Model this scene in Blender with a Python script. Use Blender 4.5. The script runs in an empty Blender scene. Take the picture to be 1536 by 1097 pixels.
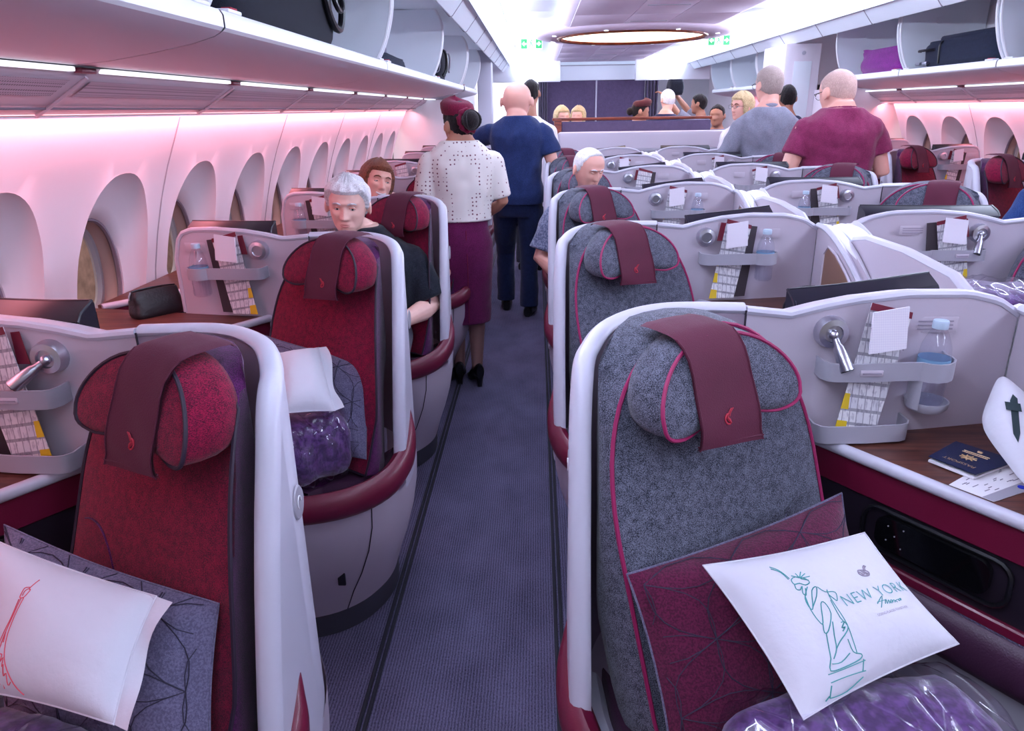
import bpy, math, random
from math import sin, cos, pi, radians, sqrt, exp, atan2
from mathutils import Vector, Matrix, noise
random.seed(7)
SC = bpy.context.scene
COL = SC.collection

# ---------------------------------------------------------------- camera
cam_d = bpy.data.cameras.new('camera'); cam = bpy.data.objects.new('camera', cam_d)
COL.objects.link(cam); SC.camera = cam
cam_d.sensor_width = 36.0; cam_d.lens = 1080.0 / 1536.0 * 36.0
cam_d.clip_start = 0.02; cam_d.clip_end = 100
_R = ((0.99937036, 0.03224863, -0.01479589), (-0.00310219, -0.33599582, -0.94185837), (-0.035345, 0.94131123, -0.33568422))
cam.matrix_world = Matrix(((_R[0][0], -_R[1][0], -_R[2][0], 0.0), (_R[0][1], -_R[1][1], -_R[2][1], 0.0),
                           (_R[0][2], -_R[1][2], -_R[2][2], 1.6), (0, 0, 0, 1)))
# ---------------------------------------------------------------- view and world
SC.view_settings.view_transform = 'Standard'; SC.view_settings.look = 'None'
SC.view_settings.gamma = 1.0; SC.view_settings.use_curve_mapping = False
SC.view_settings.exposure = 0.10
SC.cycles.transparent_max_bounces = 32
W = bpy.data.worlds.new('world'); SC.world = W; W.use_nodes = True
W.node_tree.nodes['Background'].inputs[0].default_value = (0.40, 0.36, 0.40, 1)
W.node_tree.nodes['Background'].inputs[1].default_value = 0.55

def area(name, loc, tgt, sx, sy, power, col):
    l = bpy.data.lights.new(name, 'AREA'); l.shape = 'RECTANGLE'; l.size = sx; l.size_y = sy
    l.energy = power; l.color = col
    o = bpy.data.objects.new(name, l); COL.objects.link(o); o.location = loc
    d = Vector(tgt) - Vector(loc)
    z = -d.normalized(); y = Vector((0, 1, 0)); x = y.cross(z).normalized(); y = z.cross(x)
    o.matrix_world = Matrix(((x.x, y.x, z.x, loc[0]), (x.y, y.y, z.y, loc[1]), (x.z, y.z, z.z, loc[2]), (0, 0, 0, 1)))
    return o
PINK = (1.0, 0.27, 0.32); ICE = (0.62, 0.80, 1.0)
CX0 = 1.05                       # cabin centre line
for s, nm in ((-1, 'left'), (1, 'right')):
    def X(x): return CX0 + s * x
    # sidewall wash strips under the bins, shining down the window wall
    area('sidewall_wash_light', (X(2.425), 3.3, 1.585), (X(2.56), 3.3, 1.2), 0.05, 10.6, 35, PINK)
    # ceiling cove strips above the bins and beside the centre ceiling panel
    area('cove_light', (X(1.50), 5.4, 2.33), (X(0.9), 5.4, 2.50), 0.10, 16.5, 100, ICE)
    area('cove_light', (X(1.46), 5.4, 2.30), (X(-1.8), 5.4, 1.85), 0.10, 16.5, 112, (0.77, 0.76, 1.0))

# ---------------------------------------------------------------- mesh builder
class MB:
    def __init__(s): s.v = []; s.f = []
    def add(s, vs, fs):
        n = len(s.v); s.v += [tuple(p) for p in vs]; s.f += [tuple(i + n for i in f) for f in fs]; return s
    def grid(s, rows, cu=False, cv=False, flip=False, cap=False):
        n = len(rows); m = len(rows[0]); vs = [p for r in rows for p in r]; fs = []
        for i in range(n if cv else n - 1):
            for j in range(m if cu else m - 1):
                a = i * m + j; b = i * m + (j + 1) % m; c = ((i + 1) % n) * m + (j + 1) % m; d = ((i + 1) % n) * m + j
                fs.append((a, d, c, b) if flip else (a, b, c, d))
        if cap:
            f0 = tuple(range(m)); f1 = tuple((n - 1) * m + j for j in range(m))
            fs.append(f0 if flip else f0[::-1]); fs.append(f1[::-1] if flip else f1)
        return s.add(vs, fs)
    def tube(s, path, r, n=8, closed=False, cap=True, sec=None, up=None):
        P = [Vector(p) for p in path]; N = len(P); rows = []; prev = None
        for i, p in enumerate(P):
            if closed: t = (P[(i + 1) % N] - P[i - 1])
            else: t = P[min(i + 1, N - 1)] - P[max(i - 1, 0)]
            t = t.normalized() if t.length > 1e-9 else Vector((0, 0, 1))
            if up is not None: u = Vector(up)
            elif prev is not None: u = prev
            else: u = Vector((0, 0, 1)) if abs(t.z) < .9 else Vector((1, 0, 0))
            u = (u - t * u.dot(t))
            if u.length < 1e-6: u = Vector((1, 0, 0)) - t * t.x
            u.normalize(); prev = u; w = t.cross(u)
            rr = r[i] if isinstance(r, (list, tuple)) else r
            if sec: rows.append([tuple(p + w * (a * rr) + u * (b * rr)) for a, b in sec])
            else: rows.append([tuple(p + w * (rr * cos(2 * pi * k / n)) + u * (rr * sin(2 * pi * k / n))) for k in range(n)])
        return s.grid(rows, cu=True, cv=closed, cap=cap and not closed)
    def capsule(s, pts, rad, n=14):
        """sphere-swept limb with round ends, pts and rad lists"""
        P = [Vector(p) for p in pts]; d0 = (P[1] - P[0]).normalized(); d1 = (P[-1] - P[-2]).normalized()
        path = []; rr = []
        for a in (85, 60, 30): path.append(P[0] - d0 * rad[0] * sin(radians(a))); rr.append(rad[0] * cos(radians(a)))
        path += P; rr += list(rad)
        for a in (30, 60, 85): path.append(P[-1] + d1 * rad[-1] * sin(radians(a))); rr.append(rad[-1] * cos(radians(a)))
        return s.tube(path, rr, n)
    def box(s, x0, x1, y0, y1, z0, z1, b=0.0):
        if b <= 0:
            vs = [(x, y, z) for z in (z0, z1) for x, y in ((x0, y0), (x1, y0), (x1, y1), (x0, y1))]
            return s.add(vs, [(3, 2, 1, 0), (4, 5, 6, 7), (0, 1, 5, 4), (1, 2, 6, 5), (2, 3, 7, 6), (3, 0, 4, 7)])
        def ring(i, z):
            o = []
            for cx, cy, a0 in ((x1 - b, y1 - b, 0), (x0 + b, y1 - b, 90), (x0 + b, y0 + b, 180), (x1 - b, y0 + b, 270)):
                for k in range(4):
                    a = radians(a0 + 30 * k); o.append((cx + (b - i) * cos(a), cy + (b - i) * sin(a), z))
            return o
        q = b * .293
        rows = [ring(b * .999, z0), ring(q, z0 + q), ring(0, z0 + b), ring(0, z1 - b), ring(q, z1 - q), ring(b * .999, z1)]
        rows[0] = ring(b * .9, z0); rows[-1] = ring(b * .9, z1)
        return s.grid(rows, cu=True, cap=True)
    def obox(s, c, ax, ay, az, hx, hy, hz, b=0.0):
        t = MB(); t.box(-hx, hx, -hy, hy, -hz, hz, b)
        m = Matrix((ax, ay, az)).transposed(); c = Vector(c)
        return s.add([tuple(c + m @ Vector(p)) for p in t.v], t.f)
    def lathe(s, prof, n=20, M=None):
        rows = [[(r * cos(2 * pi * k / n), r * sin(2 * pi * k / n), z) for k in range(n)] for r, z in prof]
        t = MB(); t.grid(rows, cu=True, cap=True)
        if M: t.v = [tuple(M @ Vector(p)) for p in t.v]
        return s.add(t.v, t.f)
    def ell(s, c, r, n=20, m=12, M=None):
        rows = []
        for i in range(m + 1):
            a = -pi / 2 + pi * max(.004, min(.996, i / m))
            rows.append([(r[0] * cos(a) * cos(2 * pi * k / n), r[1] * cos(a) * sin(2 * pi * k / n), r[2] * sin(a)) for k in range(n)])
        t = MB(); t.grid(rows, cu=True, cap=True); c = Vector(c)
        return s.add([tuple(c + (M @ Vector(p) if M else Vector(p))) for p in t.v], t.f)
    def prism(s, outline, f, d0, d1):
        """outline 2D -> f(u,v,d) 3D, extruded between d0 and d1"""
        n = len(outline)
        return s.grid([[f(u, v, d0) for u, v in outline], [f(u, v, d1) for u, v in outline]], cu=True, cap=True)
    def xf(s, M): s.v = [tuple(M @ Vector(p)) for p in s.v]; return s
    def disp(s, fn): s.v = [fn(p) for p in s.v]; return s

def build(name, mb, mat, parent=None, mir=False, sharp=38, kind=None, smooth=True, uv=None, fix=True):
    vs = [(-x, y, z) for x, y, z in mb.v] if mir else mb.v
    fs = [f[::-1] for f in mb.f] if mir else mb.f
    me = bpy.data.meshes.new(name); me.from_pydata(vs, [], fs); me.update()
    if fix:
        import bmesh
        bm = bmesh.new(); bm.from_mesh(me); bmesh.ops.recalc_face_normals(bm, faces=bm.faces); bm.to_mesh(me); bm.free()
    if smooth:
        me.polygons.foreach_set('use_smooth', [True] * len(me.polygons))
        if sharp: me.set_sharp_from_angle(angle=radians(sharp))
    if uv:
        ul = me.uv_layers.new(name='UVMap')
        for lp in me.loops: ul.data[lp.index].uv = uv(me.vertices[lp.vertex_index].co)
    if mat: me.materials.append(mat)
    return link(name, me, parent, kind)
def link(name, me, parent=None, kind=None):
    o = bpy.data.objects.new(name, me); COL.objects.link(o)
    if parent: o.parent = parent
    if kind: o['kind'] = kind
    return o
def struct(name, mb, mat, parent=None, **k):
    o = build(name, mb, mat, parent, **k)
    if not parent: o['kind'] = 'structure'
    return o
def tag(o, label, cat, group=None):
    o['label'] = label; o['category'] = cat
    if group: o['group'] = group
    return o
def thing(name, label, cat, loc=(0, 0, 0), rz=0, group=None):
    o = bpy.data.objects.new(name, None); COL.objects.link(o); o.empty_display_size = .05
    o.location = loc; o.rotation_euler = (0, 0, rz)
    return tag(o, label, cat, group)
def kids(o): return [c for c in bpy.data.objects if c.parent == o]
def dup(o, loc, label=None, group=None, rz=None, skip=()):
    r = o.copy(); COL.objects.link(r); r.location = loc
    if rz is not None: r.rotation_euler = (0, 0, rz)
    if label: r['label'] = label
    if group: r['group'] = group
    for c in kids(o):
        if c.name.split('.')[0] in skip: continue
        d = c.copy(); COL.objects.link(d); d.parent = r
        for g in kids(c):
            if g.name.split('.')[0] in skip: continue
            e = g.copy(); COL.objects.link(e); e.parent = d
    return r

def vol(mb, voxel, smooth=3, fac=.5):
    """voxel union of the closed pieces of mb -> one continuous surface (verts, faces)"""
    me = bpy.data.meshes.new('t'); me.from_pydata(mb.v, [], mb.f); me.update()
    o = bpy.data.objects.new('t', me); COL.objects.link(o)
    m = o.modifiers.new('r', 'REMESH'); m.mode = 'VOXEL'; m.voxel_size = voxel
    if smooth:
        k = o.modifiers.new('s', 'SMOOTH'); k.factor = fac; k.iterations = smooth
    dg = bpy.context.evaluated_depsgraph_get(); ev = o.evaluated_get(dg); em = ev.to_mesh()
    r = MB(); r.v = [tuple(v.co) for v in em.vertices]; r.f = [tuple(p.vertices) for p in em.polygons]
    ev.to_mesh_clear(); bpy.data.objects.remove(o); bpy.data.meshes.remove(me)
    return r
def text_mb(txt, size, align='CENTER', depth=0.0):
    c = bpy.data.curves.new('t', 'FONT'); c.body = txt; c.size = size; c.align_x = align; c.align_y = 'CENTER'
    c.extrude = depth; c.resolution_u = 3; c.offset = -.012 if txt.startswith('NEW') else 0; c.space_character = 1.12 if txt.startswith('NEW') else 1.0
    o = bpy.data.objects.new('t', c); COL.objects.link(o)
    dg = bpy.context.evaluated_depsgraph_get(); ev = o.evaluated_get(dg); em = ev.to_mesh()
    r = MB(); r.v = [tuple(v.co) for v in em.vertices]; r.f = [tuple(p.vertices) for p in em.polygons]
    ev.to_mesh_clear(); bpy.data.objects.remove(o); bpy.data.curves.remove(c)
    return r
def spl(pts, n=6, closed=False):
    """Catmull-Rom through points"""
    P = [Vector(p) for p in pts]; N = len(P); out = []
    for i in range(N if closed else N - 1):
        if closed: a, b, c, d = P[i - 1], P[i], P[(i + 1) % N], P[(i + 2) % N]
        else: a, b, c, d = P[max(i - 1, 0)], P[i], P[i + 1], P[min(i + 2, N - 1)]
        for k in range(n):
            t = k / n
            out.append(.5 * ((2 * b) + (c - a) * t + (2 * a - 5 * b + 4 * c - d) * t * t + (3 * b - a - 3 * c + d) * t ** 3))
    if not closed: out.append(P[-1])
    return out
def lerp(a, b, t): return a + (b - a) * t
def interp(x, tab):
    if x <= tab[0][0]: return tab[0][1]
    for (a, p), (b, q) in zip(tab, tab[1:]):
        if x <= b: return p + (q - p) * (x - a) / (b - a)
    return tab[-1][1]

# ---------------------------------------------------------------- materials
def lin(c): return tuple((x / 255 / 12.92 if x / 255 <= .04045 else ((x / 255 + .055) / 1.055) ** 2.4) for x in c) + (1,)
class NT:
    def __init__(s, m): s.t = m.node_tree; s.n = s.t.nodes; s.b = s.n['Principled BSDF']
    def new(s, ty, **k):
        x = s.n.new(ty)
        for a, v in k.items(): setattr(x, a, v)
        return x
    def lk(s, a, b): s.t.links.new(a, b)
    def coord(s, scale=(1, 1, 1), src='Object', rot=(0, 0, 0)):
        c = s.new('ShaderNodeTexCoord'); m = s.new('ShaderNodeMapping'); m.inputs['Scale'].default_value = scale
        m.inputs['Rotation'].default_value = rot
        s.lk(c.outputs[src], m.inputs[0]); return m.outputs[0]
    def tex(s, ty, co, scale, **k):
        t = s.new(ty); t.inputs['Scale'].default_value = scale
        for a, v in k.items(): t.inputs[a].default_value = v
        s.lk(co, t.inputs['Vector']); return t
    def ramp(s, src, stops):
        r = s.new('ShaderNodeValToRGB'); e = r.color_ramp.elements
        while len(e) < len(stops): e.new(.5)
        for x, (p, c) in zip(e, stops): x.position = p; x.color = c
        s.lk(src, r.inputs[0]); return r.outputs[0]
    def bump(s, h, strength, dist=.01):
        b = s.new('ShaderNodeBump'); b.inputs['Strength'].default_value = strength; b.inputs['Distance'].default_value = dist
        s.lk(h, b.inputs['Height']); s.lk(b.outputs[0], s.b.inputs['Normal'])
def mat(name, col, rough=.5, metal=0.0, sheen=0.0, coat=0.0, bump=None, spec=.5, mott=0.0):
    m = bpy.data.materials.new(name); m.use_nodes = True; t = NT(m); b = t.b
    c = lin(col) if len(col) == 3 and max(col) > 1 else tuple(col)[:3] + (1,)
    b.inputs['Base Color'].default_value = c; b.inputs['Roughness'].default_value = rough
    b.inputs['Metallic'].default_value = metal; b.inputs['Specular IOR Level'].default_value = spec
    if sheen: b.inputs['Sheen Weight'].default_value = sheen; b.inputs['Sheen Roughness'].default_value = .4
    if coat: b.inputs['Coat Weight'].default_value = coat; b.inputs['Coat Roughness'].default_value = .1
    if mott:
        n = t.tex('ShaderNodeTexNoise', t.coord(), 9, Detail=3)
        t.lk(t.ramp(n.outputs[0], [(.3, tuple(x * (1 - mott) for x in c[:3]) + (1,)), (.7, tuple(min(1, x * (1 + mott)) for x in c[:3]) + (1,))]), b.inputs['Base Color'])
    if bump:
        sc, st = bump[:2]; n = t.tex('ShaderNodeTexNoise', t.coord(bump[2] if len(bump) > 2 else (1, 1, 1)), sc, Detail=4)
        t.bump(n.outputs[0], st, .004)
    return m
def emis(name, col, strength):
    m = bpy.data.materials.new(name); m.use_nodes = True; t = NT(m)
    t.b.inputs['Base Color'].default_value = tuple(col) + (1,)
    t.b.inputs['Emission Color'].default_value = tuple(col) + (1,); t.b.inputs['Emission Strength'].default_value = strength
    return m
def fabric(name, c1, c2, sc, sheen=.25, stretch=(1, 1, 1), lo=.40, hi=.62, bump=.5):
    m = bpy.data.materials.new(name); m.use_nodes = True; t = NT(m)
    n = t.tex('ShaderNodeTexNoise', t.coord(stretch), sc, Detail=2, Roughness=.6)
    n2 = t.tex('ShaderNodeTexNoise', t.coord(), sc * .11, Detail=2)
    mx = t.new('ShaderNodeMath', operation='MULTIPLY_ADD'); t.lk(n2.outputs[0], mx.inputs[0]); mx.inputs[1].default_value = .25
    t.lk(n.outputs[0], mx.inputs[2])
    t.lk(t.ramp(mx.outputs[0], [(lo + .12, lin(c1)), (hi + .12, lin(c2))]), t.b.inputs['Base Color'])
    t.b.inputs['Roughness'].default_value = .9; t.b.inputs['Sheen Weight'].default_value = sheen
    t.b.inputs['Specular IOR Level'].default_value = .2
    t.bump(n.outputs[0], bump, .002)
    return m
M = {}
M['plastic'] = mat('suite_plastic', (188, 177, 190), .42, bump=(900, .04))
M['rim'] = mat('rim_plastic', (194, 191, 206), .35)
M['liner'] = mat('liner_plastic', (128, 112, 128), .55, bump=(700, .08))
M['panel'] = mat('sidewall_panel', (232, 222, 232), .45)
M['bin'] = mat('bin_plastic', (236, 242, 250), .42)
M['under'] = mat('bin_underside', (206, 188, 200), .45)
M['white'] = mat('white_plastic', (236, 236, 242), .35)
M['gap'] = mat('joint_dark', (44, 36, 48), .8)  # dark colour of the grooves between shell parts
M['red_fab'] = fabric('maroon_fabric', (66, 5, 34), (150, 12, 60), 620, sheen=.12, stretch=(.6, .6, 2.2))
M['grey_fab'] = fabric('grey_fabric', (22, 26, 40), (118, 120, 138), 620, sheen=.15, lo=.38, hi=.64)
M['purple_fab'] = fabric('purple_fabric', (52, 10, 54), (98, 26, 94), 620, sheen=.2)
M['pipe_pink'] = mat('pink_piping', (150, 20, 84), .6)
M['pipe_dark'] = mat('dark_piping', (38, 22, 44), .6)
M['linen'] = mat('headrest_linen', (84, 14, 46), .8, sheen=.06, bump=(500, .25), mott=.08)
M['emblem'] = mat('embroidery', (176, 40, 62), .7)
M['maroon'] = mat('maroon_leather', (104, 16, 48), .38, bump=(350, .15), coat=.15)
M['plum'] = mat('plum_leather', (64, 34, 58), .45, bump=(300, .2))
M['darkpanel'] = mat('dark_panel', (34, 26, 38), .4)
M['black'] = mat('black_plastic', (18, 18, 24), .3)
M['gloss'] = mat('black_gloss', (8, 8, 12), .08, coat=1)
M['monitor'] = mat('monitor_casing', (26, 26, 38), .3)
M['kick'] = mat('kick_panel', (60, 60, 72), .6)
M['alu'] = mat('satin_aluminium', (205, 205, 215), .28, metal=1)
M['rack'] = mat('rack_plastic', (160, 156, 168), .45)
M['bronze'] = mat('bronze_panel', (150, 112, 96), .4, metal=.4)
M['paper'] = mat('white_paper', (232, 228, 234), .8)
M['pillow'] = mat('white_cotton', (204, 201, 212), .85, sheen=.2, bump=(60, .25))
M['teal_ink'] = mat('teal_ink', (70, 150, 150), .8)
M['red_ink'] = mat('red_ink', (214, 74, 92), .8)
M['grey_ink'] = mat('grey_ink', (150, 140, 156), .8)
M['dark_ink'] = mat('dark_ink', (46, 40, 62), .8)
M['clear'] = None
def glassy(name, tint, rough=.05, fac=.12):
    m = bpy.data.materials.new(name); m.use_nodes = True; t = NT(m); n = t.n
    out = n['Material Output']; tr = t.new('ShaderNodeBsdfTransparent'); tr.inputs[0].default_value = tint
    g = t.new('ShaderNodeBsdfGlossy'); g.inputs['Roughness'].default_value = rough
    fr = t.new('ShaderNodeLayerWeight'); fr.inputs[0].default_value = fac
    mx = t.new('ShaderNodeMixShader'); ge = t.new('ShaderNodeNewGeometry'); bf = t.new('ShaderNodeMath', operation='SUBTRACT'); bf.inputs[0].default_value = 1; t.lk(ge.outputs['Backfacing'], bf.inputs[1]); mu = t.new('ShaderNodeMath', operation='MULTIPLY'); t.lk(fr.outputs['Fresnel'], mu.inputs[0]); t.lk(bf.outputs[0], mu.inputs[1]); t.lk(mu.outputs[0], mx.inputs[0]); t.lk(tr.outputs[0], mx.inputs[1]); t.lk(g.outputs[0], mx.inputs[2])
    t.lk(mx.outputs[0], out.inputs[0]); return m
M['glass'] = glassy('window_pane', (.93, .88, .85, 1), .03, .06)
M['film'] = glassy('clear_film', (.95, .93, .98, 1), .10, .45)
M['pet'] = glassy('bottle_plastic', (.94, .95, .98, 1), .08, .40)
def wood(name, c1, c2, stretch):
    m = bpy.data.materials.new(name); m.use_nodes = True; t = NT(m)
    n = t.tex('ShaderNodeTexNoise', t.coord(stretch), 60, Detail=6, Roughness=.65)
    t.lk(t.ramp(n.outputs[0], [(.35, lin(c1)), (.65, lin(c2))]), t.b.inputs['Base Color'])
    t.b.inputs['Roughness'].default_value = .38; return m
M['wood'] = wood('walnut_laminate', (62, 34, 34), (112, 66, 54), (.12, 1.6, 1))
M['oak'] = wood('bar_wood', (86, 32, 24), (150, 66, 42), (.1, 1, 1))
def carpet_mat():
    m = bpy.data.materials.new('carpet'); m.use_nodes = True; t = NT(m)
    co = t.coord((1, .35, 1)); n = t.tex('ShaderNodeTexNoise', co, 420, Detail=3, Roughness=.7)
    n2 = t.tex('ShaderNodeTexNoise', t.coord((1, .6, 1)), 7, Detail=4)
    wv = t.new('ShaderNodeTexWave', wave_type='BANDS', bands_direction='X'); wv.inputs['Scale'].default_value = 34
    wv.inputs['Distortion'].default_value = 1.5; wv.inputs['Detail'].default_value = 2; t.lk(t.coord(), wv.inputs['Vector'])
    a = t.new('ShaderNodeMath', operation='MULTIPLY_ADD'); t.lk(wv.outputs['Fac'], a.inputs[0]); a.inputs[1].default_value = .22; t.lk(n.outputs[0], a.inputs[2])
    b = t.new('ShaderNodeMath', operation='MULTIPLY_ADD'); t.lk(n2.outputs[0], b.inputs[0]); b.inputs[1].default_value = .3; t.lk(a.outputs[0], b.inputs[2])
    t.lk(t.ramp(b.outputs[0], [(.50, lin((42, 40, 56))), (.95, lin((114, 109, 138)))]), t.b.inputs['Base Color'])
    t.b.inputs['Roughness'].default_value = .95; t.b.inputs['Specular IOR Level'].default_value = .1
    t.bump(a.outputs[0], .7, .004); return m
M['carpet'] = carpet_mat()
M['seam'] = mat('carpet_binding', (26, 26, 40), .8)
def perf_mat():
    m = bpy.data.materials.new('perforated_panel'); m.use_nodes = True; t = NT(m)
    v = t.tex('ShaderNodeTexVoronoi', t.coord(), 110, Randomness=0.0)
    t.lk(t.ramp(v.outputs['Distance'], [(.30, lin((112, 92, 106))), (.42, lin((196, 176, 190)))]), t.b.inputs['Base Color'])
    t.b.inputs['Roughness'].default_value = .5; return m
M['perf'] = perf_mat()
# ================================================================ the cabin
M['cove'] = emis('cove_diffuser', (0.70, 0.84, 1.0), 6.0)
M['pinklamp'] = emis('wash_lamp', (1.0, .55, .56), 3.0)
M['coollamp'] = emis('strip_lamp', (.86, .9, 1.0), 1.3)
M['warmlamp'] = emis('ring_lamp', (1.0, .74, .56), 3.2)
M['ceilpanel'] = mat('ceiling_panel', (226, 208, 224), .5)
M['curtain'] = fabric('curtain_cloth', (82, 68, 96), (100, 86, 116), 200, sheen=.3)
M['bronzering'] = mat('bronze_ring', (120, 60, 36), .35, metal=.6, bump=(60, .9), mott=.5)
Y0, Y1 = -2.0, 8.62
def WD(z): return interp(z, [(0, 2.69), (.3, 2.73), (.7, 2.715), (.985, 2.67), (1.13, 2.635), (1.28, 2.59), (1.40, 2.545), (1.50, 2.50), (1.60, 2.455)])
def side(s): return lambda d, y, z: (CX0 + s * d, y, z)

b = MB(); b.box(-1.9, 4.0, Y0, 16.5, -.05, 0.0)
floor = struct('floor', b, M['carpet'], smooth=False)
for x, w in ((-.487, .030), (.066, .030), (2.035, .03), (2.585, .03)):
    t = MB(); t.box(x - w / 2, x - .003, Y0, 12, -.01, .007, .003); t.box(x + .003, x + w / 2, Y0, 12, -.01, .007, .003)
    build('carpet_binding', t, M['seam'], floor)

# upper fuselage skin closing the cabin above the bins
b = MB(); prof = [(2.49, 1.606), (2.76, 1.612), (2.72, 1.9), (2.55, 2.25), (2.2, 2.6), (1.6, 2.85), (.8, 2.98), (0, 3.0)]
rows = [[(CX0 - d, y, z) for d, z in prof] + [(CX0 + d, y, z) for d, z in prof[-2::-1]] for y in (Y0, 16.5)]
b.grid(rows)
ceil = struct('ceiling', b, M['bin'])

# ---- sidewall panels, each with two windows
PITCH = .652
def window_rings(yc, s=-1):
    dz = .085 if s > 0 else 0
    n = 56; rings = []
    def arch(a):
        c, s = cos(a), sin(a); hw = .238
        if s >= 0: return hw * abs(c) ** .86 * (1 if c >= 0 else -1), 1.05 + .352 * s ** .95
        return hw * abs(c) ** .42 * (1 if c >= 0 else -1), 1.05 - .42 * abs(s) ** .8
    def oval(a, k=1):
        c, s = cos(a), sin(a); p = .84
        return (.158) * k * abs(c) ** p * (1 if c >= 0 else -1), 1.035 + .205 * k * abs(s) ** p * (1 if s >= 0 else -1)
    for i in range(n):
        a = 2 * pi * i / n; A = arch(a); O = oval(a)
        rings.append((a, (A[0], A[1] + dz), (O[0], O[1] + dz * 1.6)))
    return rings, oval
def wall_panel(s, ya, ybn, centres):
    P = side(s); mb = MB()
    ztop, zbot = 1.60, .36
    for yc in centres:
        R, oval = window_rings(yc, s); n = len(R)
        yl = ya if yc == min(centres) else (centres[0] + centres[-1]) / 2
        yr = ybn if yc == max(centres) else (centres[0] + centres[-1]) / 2
        def rect(a):
            c, q = cos(a), sin(a); zc = 1.0
            t = 1e9
            if abs(c) > 1e-6: t = min(t, ((yr - yc) if c > 0 else (yl - yc)) / c)
            if abs(q) > 1e-6: t = min(t, ((ztop - zc) if q > 0 else (zbot - zc)) / q)
            return c * t, zc + q * t
        # snap 4 rays onto the corners
        ang = [r[0] for r in R]; snap = {}
        for cy, cz in ((yr, ztop), (yl, ztop), (yl, zbot), (yr, zbot)):
            ta = atan2(cz - 1.0, cy - yc) % (2 * pi)
            k = min(range(n), key=lambda i: abs((ang[i] - ta + pi) % (2 * pi) - pi)); snap[k] = (cy - yc, cz)
        rows = []
        outer = [snap.get(i, rect(ang[i])) for i in range(n)]
        A = [r[1] for r in R]; O = [r[2] for r in R]
        def sub(p, q, t): return (lerp(p[0], q[0], t), lerp(p[1], q[1], t))
        for t in (0, .35, .7): rows.append([P(WD(z), yc + y, z) for y, z in (sub(outer[i], A[i], t) for i in range(n))])
        rows.append([P(WD(A[i][1]) - .006, yc + A[i][0] * 1.03, A[i][1]) for i in range(n)])
        rows.append([P(WD(A[i][1]) - .007, yc + A[i][0], A[i][1]) for i in range(n)])
        rows.append([P(WD(A[i][1]) + .016, yc + A[i][0] * .972, A[i][1] - .006 * sin(R[i][0])) for i in range(n)])
        for t in (.35, .7, 1.0):
            r = []
            for i in range(n):
                y, z = sub((A[i][0] * .972, A[i][1]), O[i], t)
                d = lerp(WD(A[i][1]) + .016, 2.715, t ** .9); r.append(P(d, yc + y, z))
            rows.append(r)
        rows.append([P(2.74, yc + O[i][0] * 1.0, O[i][1]) for i in range(n)])
        mb.grid(rows, cu=True, flip=(s > 0))
    return mb
WIN = {-1: [2.64 + PITCH * k for k in range(-3, 9)], 1: [6.02 + PITCH * k for k in range(-9, 3)]}
wn = 0; M['reveal'] = mat('window_reveal', (186, 158, 156), .5)
for s, nm in ((-1, 'left'), (1, 'right')):
    P = side(s)
    b = MB(); b.grid([[P(WD(z), y, z) for z in (0, .15, .3, .365)] for y in (Y0, Y1)])
    wall = struct('wall_' + nm, b, M['panel'])
    cs = WIN[s]
    for i in range(0, len(cs), 2):
        c2 = cs[i:i + 2]
        build('sidewall_panel', wall_panel(s, c2[0] - PITCH / 2, c2[-1] + PITCH / 2, c2), M['panel'], wall, sharp=50)
        t = MB(); y = c2[0] - PITCH / 2
        t.tube([P(WD(z) - .001, y, z) for z in (.37, .7, .985, 1.13, 1.28, 1.40, 1.50, 1.59)], .003, 6)
        build('panel_joint', t, M['rack'], wall)
    for yc in cs:
        wn += 1
        R, oval = window_rings(yc, s); n = len(R)
        ZC = 1.035 if s < 0 else 1.171
        f = MB(); path = [P(2.730, yc + r[2][0] * .985, r[2][1] * .985 + 1.035 * .015) for r in R]
        f.tube(path, .010, 6, closed=True)
        w = struct('window_%d' % wn, f, M['liner'])
        g = MB(); rr = [[P(2.722, yc + r[2][0] * k, ZC + (r[2][1] - ZC) * k) for r in R] for k in (.02, 1.03)]
        g.grid(rr, cu=True); build('pane', g, M['glass'], w)
        g = MB(); path = [P(2.80, yc + .01 + r[2][0] * .80, ZC + (r[2][1] - ZC) * .86) for r in R]
        g.tube(path, .016, 6, closed=True); build('outer_seal', g, M['rack'], w)
        g = MB(); g.grid([[P(2.735, yc + r[2][0] * 1.02, ZC + (r[2][1] - ZC) * 1.02) for r in R],
                          [P(2.802, yc + .01 + r[2][0] * .82, ZC + (r[2][1] - ZC) * .88) for r in R]], cu=True)
        build('reveal', g, M['reveal'], w)
        g = MB(); zz = 1.19 if (s < 0 and abs(yc - WIN[-1][6]) < .1) else 1.245
        g.grid([[P(2.728, yc + y, z) for y in (-.15, 0, .15)] for z in (zz, 1.245)]) if zz < 1.2 else None
        if g.v: build('shade', g, M['paper'], w)
# terminal building seen through the windows
for s in (-1, 1):
    b = MB(); P = side(s)
    b.grid([[P(6.2, y, z) for z in (-3, .75, 5)] for y in (-4, 13)])
    o = struct('trim_%d' % (1 if s < 0 else 2), b, mat('terminal_wall', (168, 138, 128), .8, mott=.25))
    area('terminal_wall_fill', (CX0 + s * 4.2, 3.6, 3.6), (CX0 + s * 6.2, 3.6, .9), 1.2, 8.0, 300, (1.0, .94, .92))  # added lamp standing in for daylight, brightens the wall behind the panes
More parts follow.
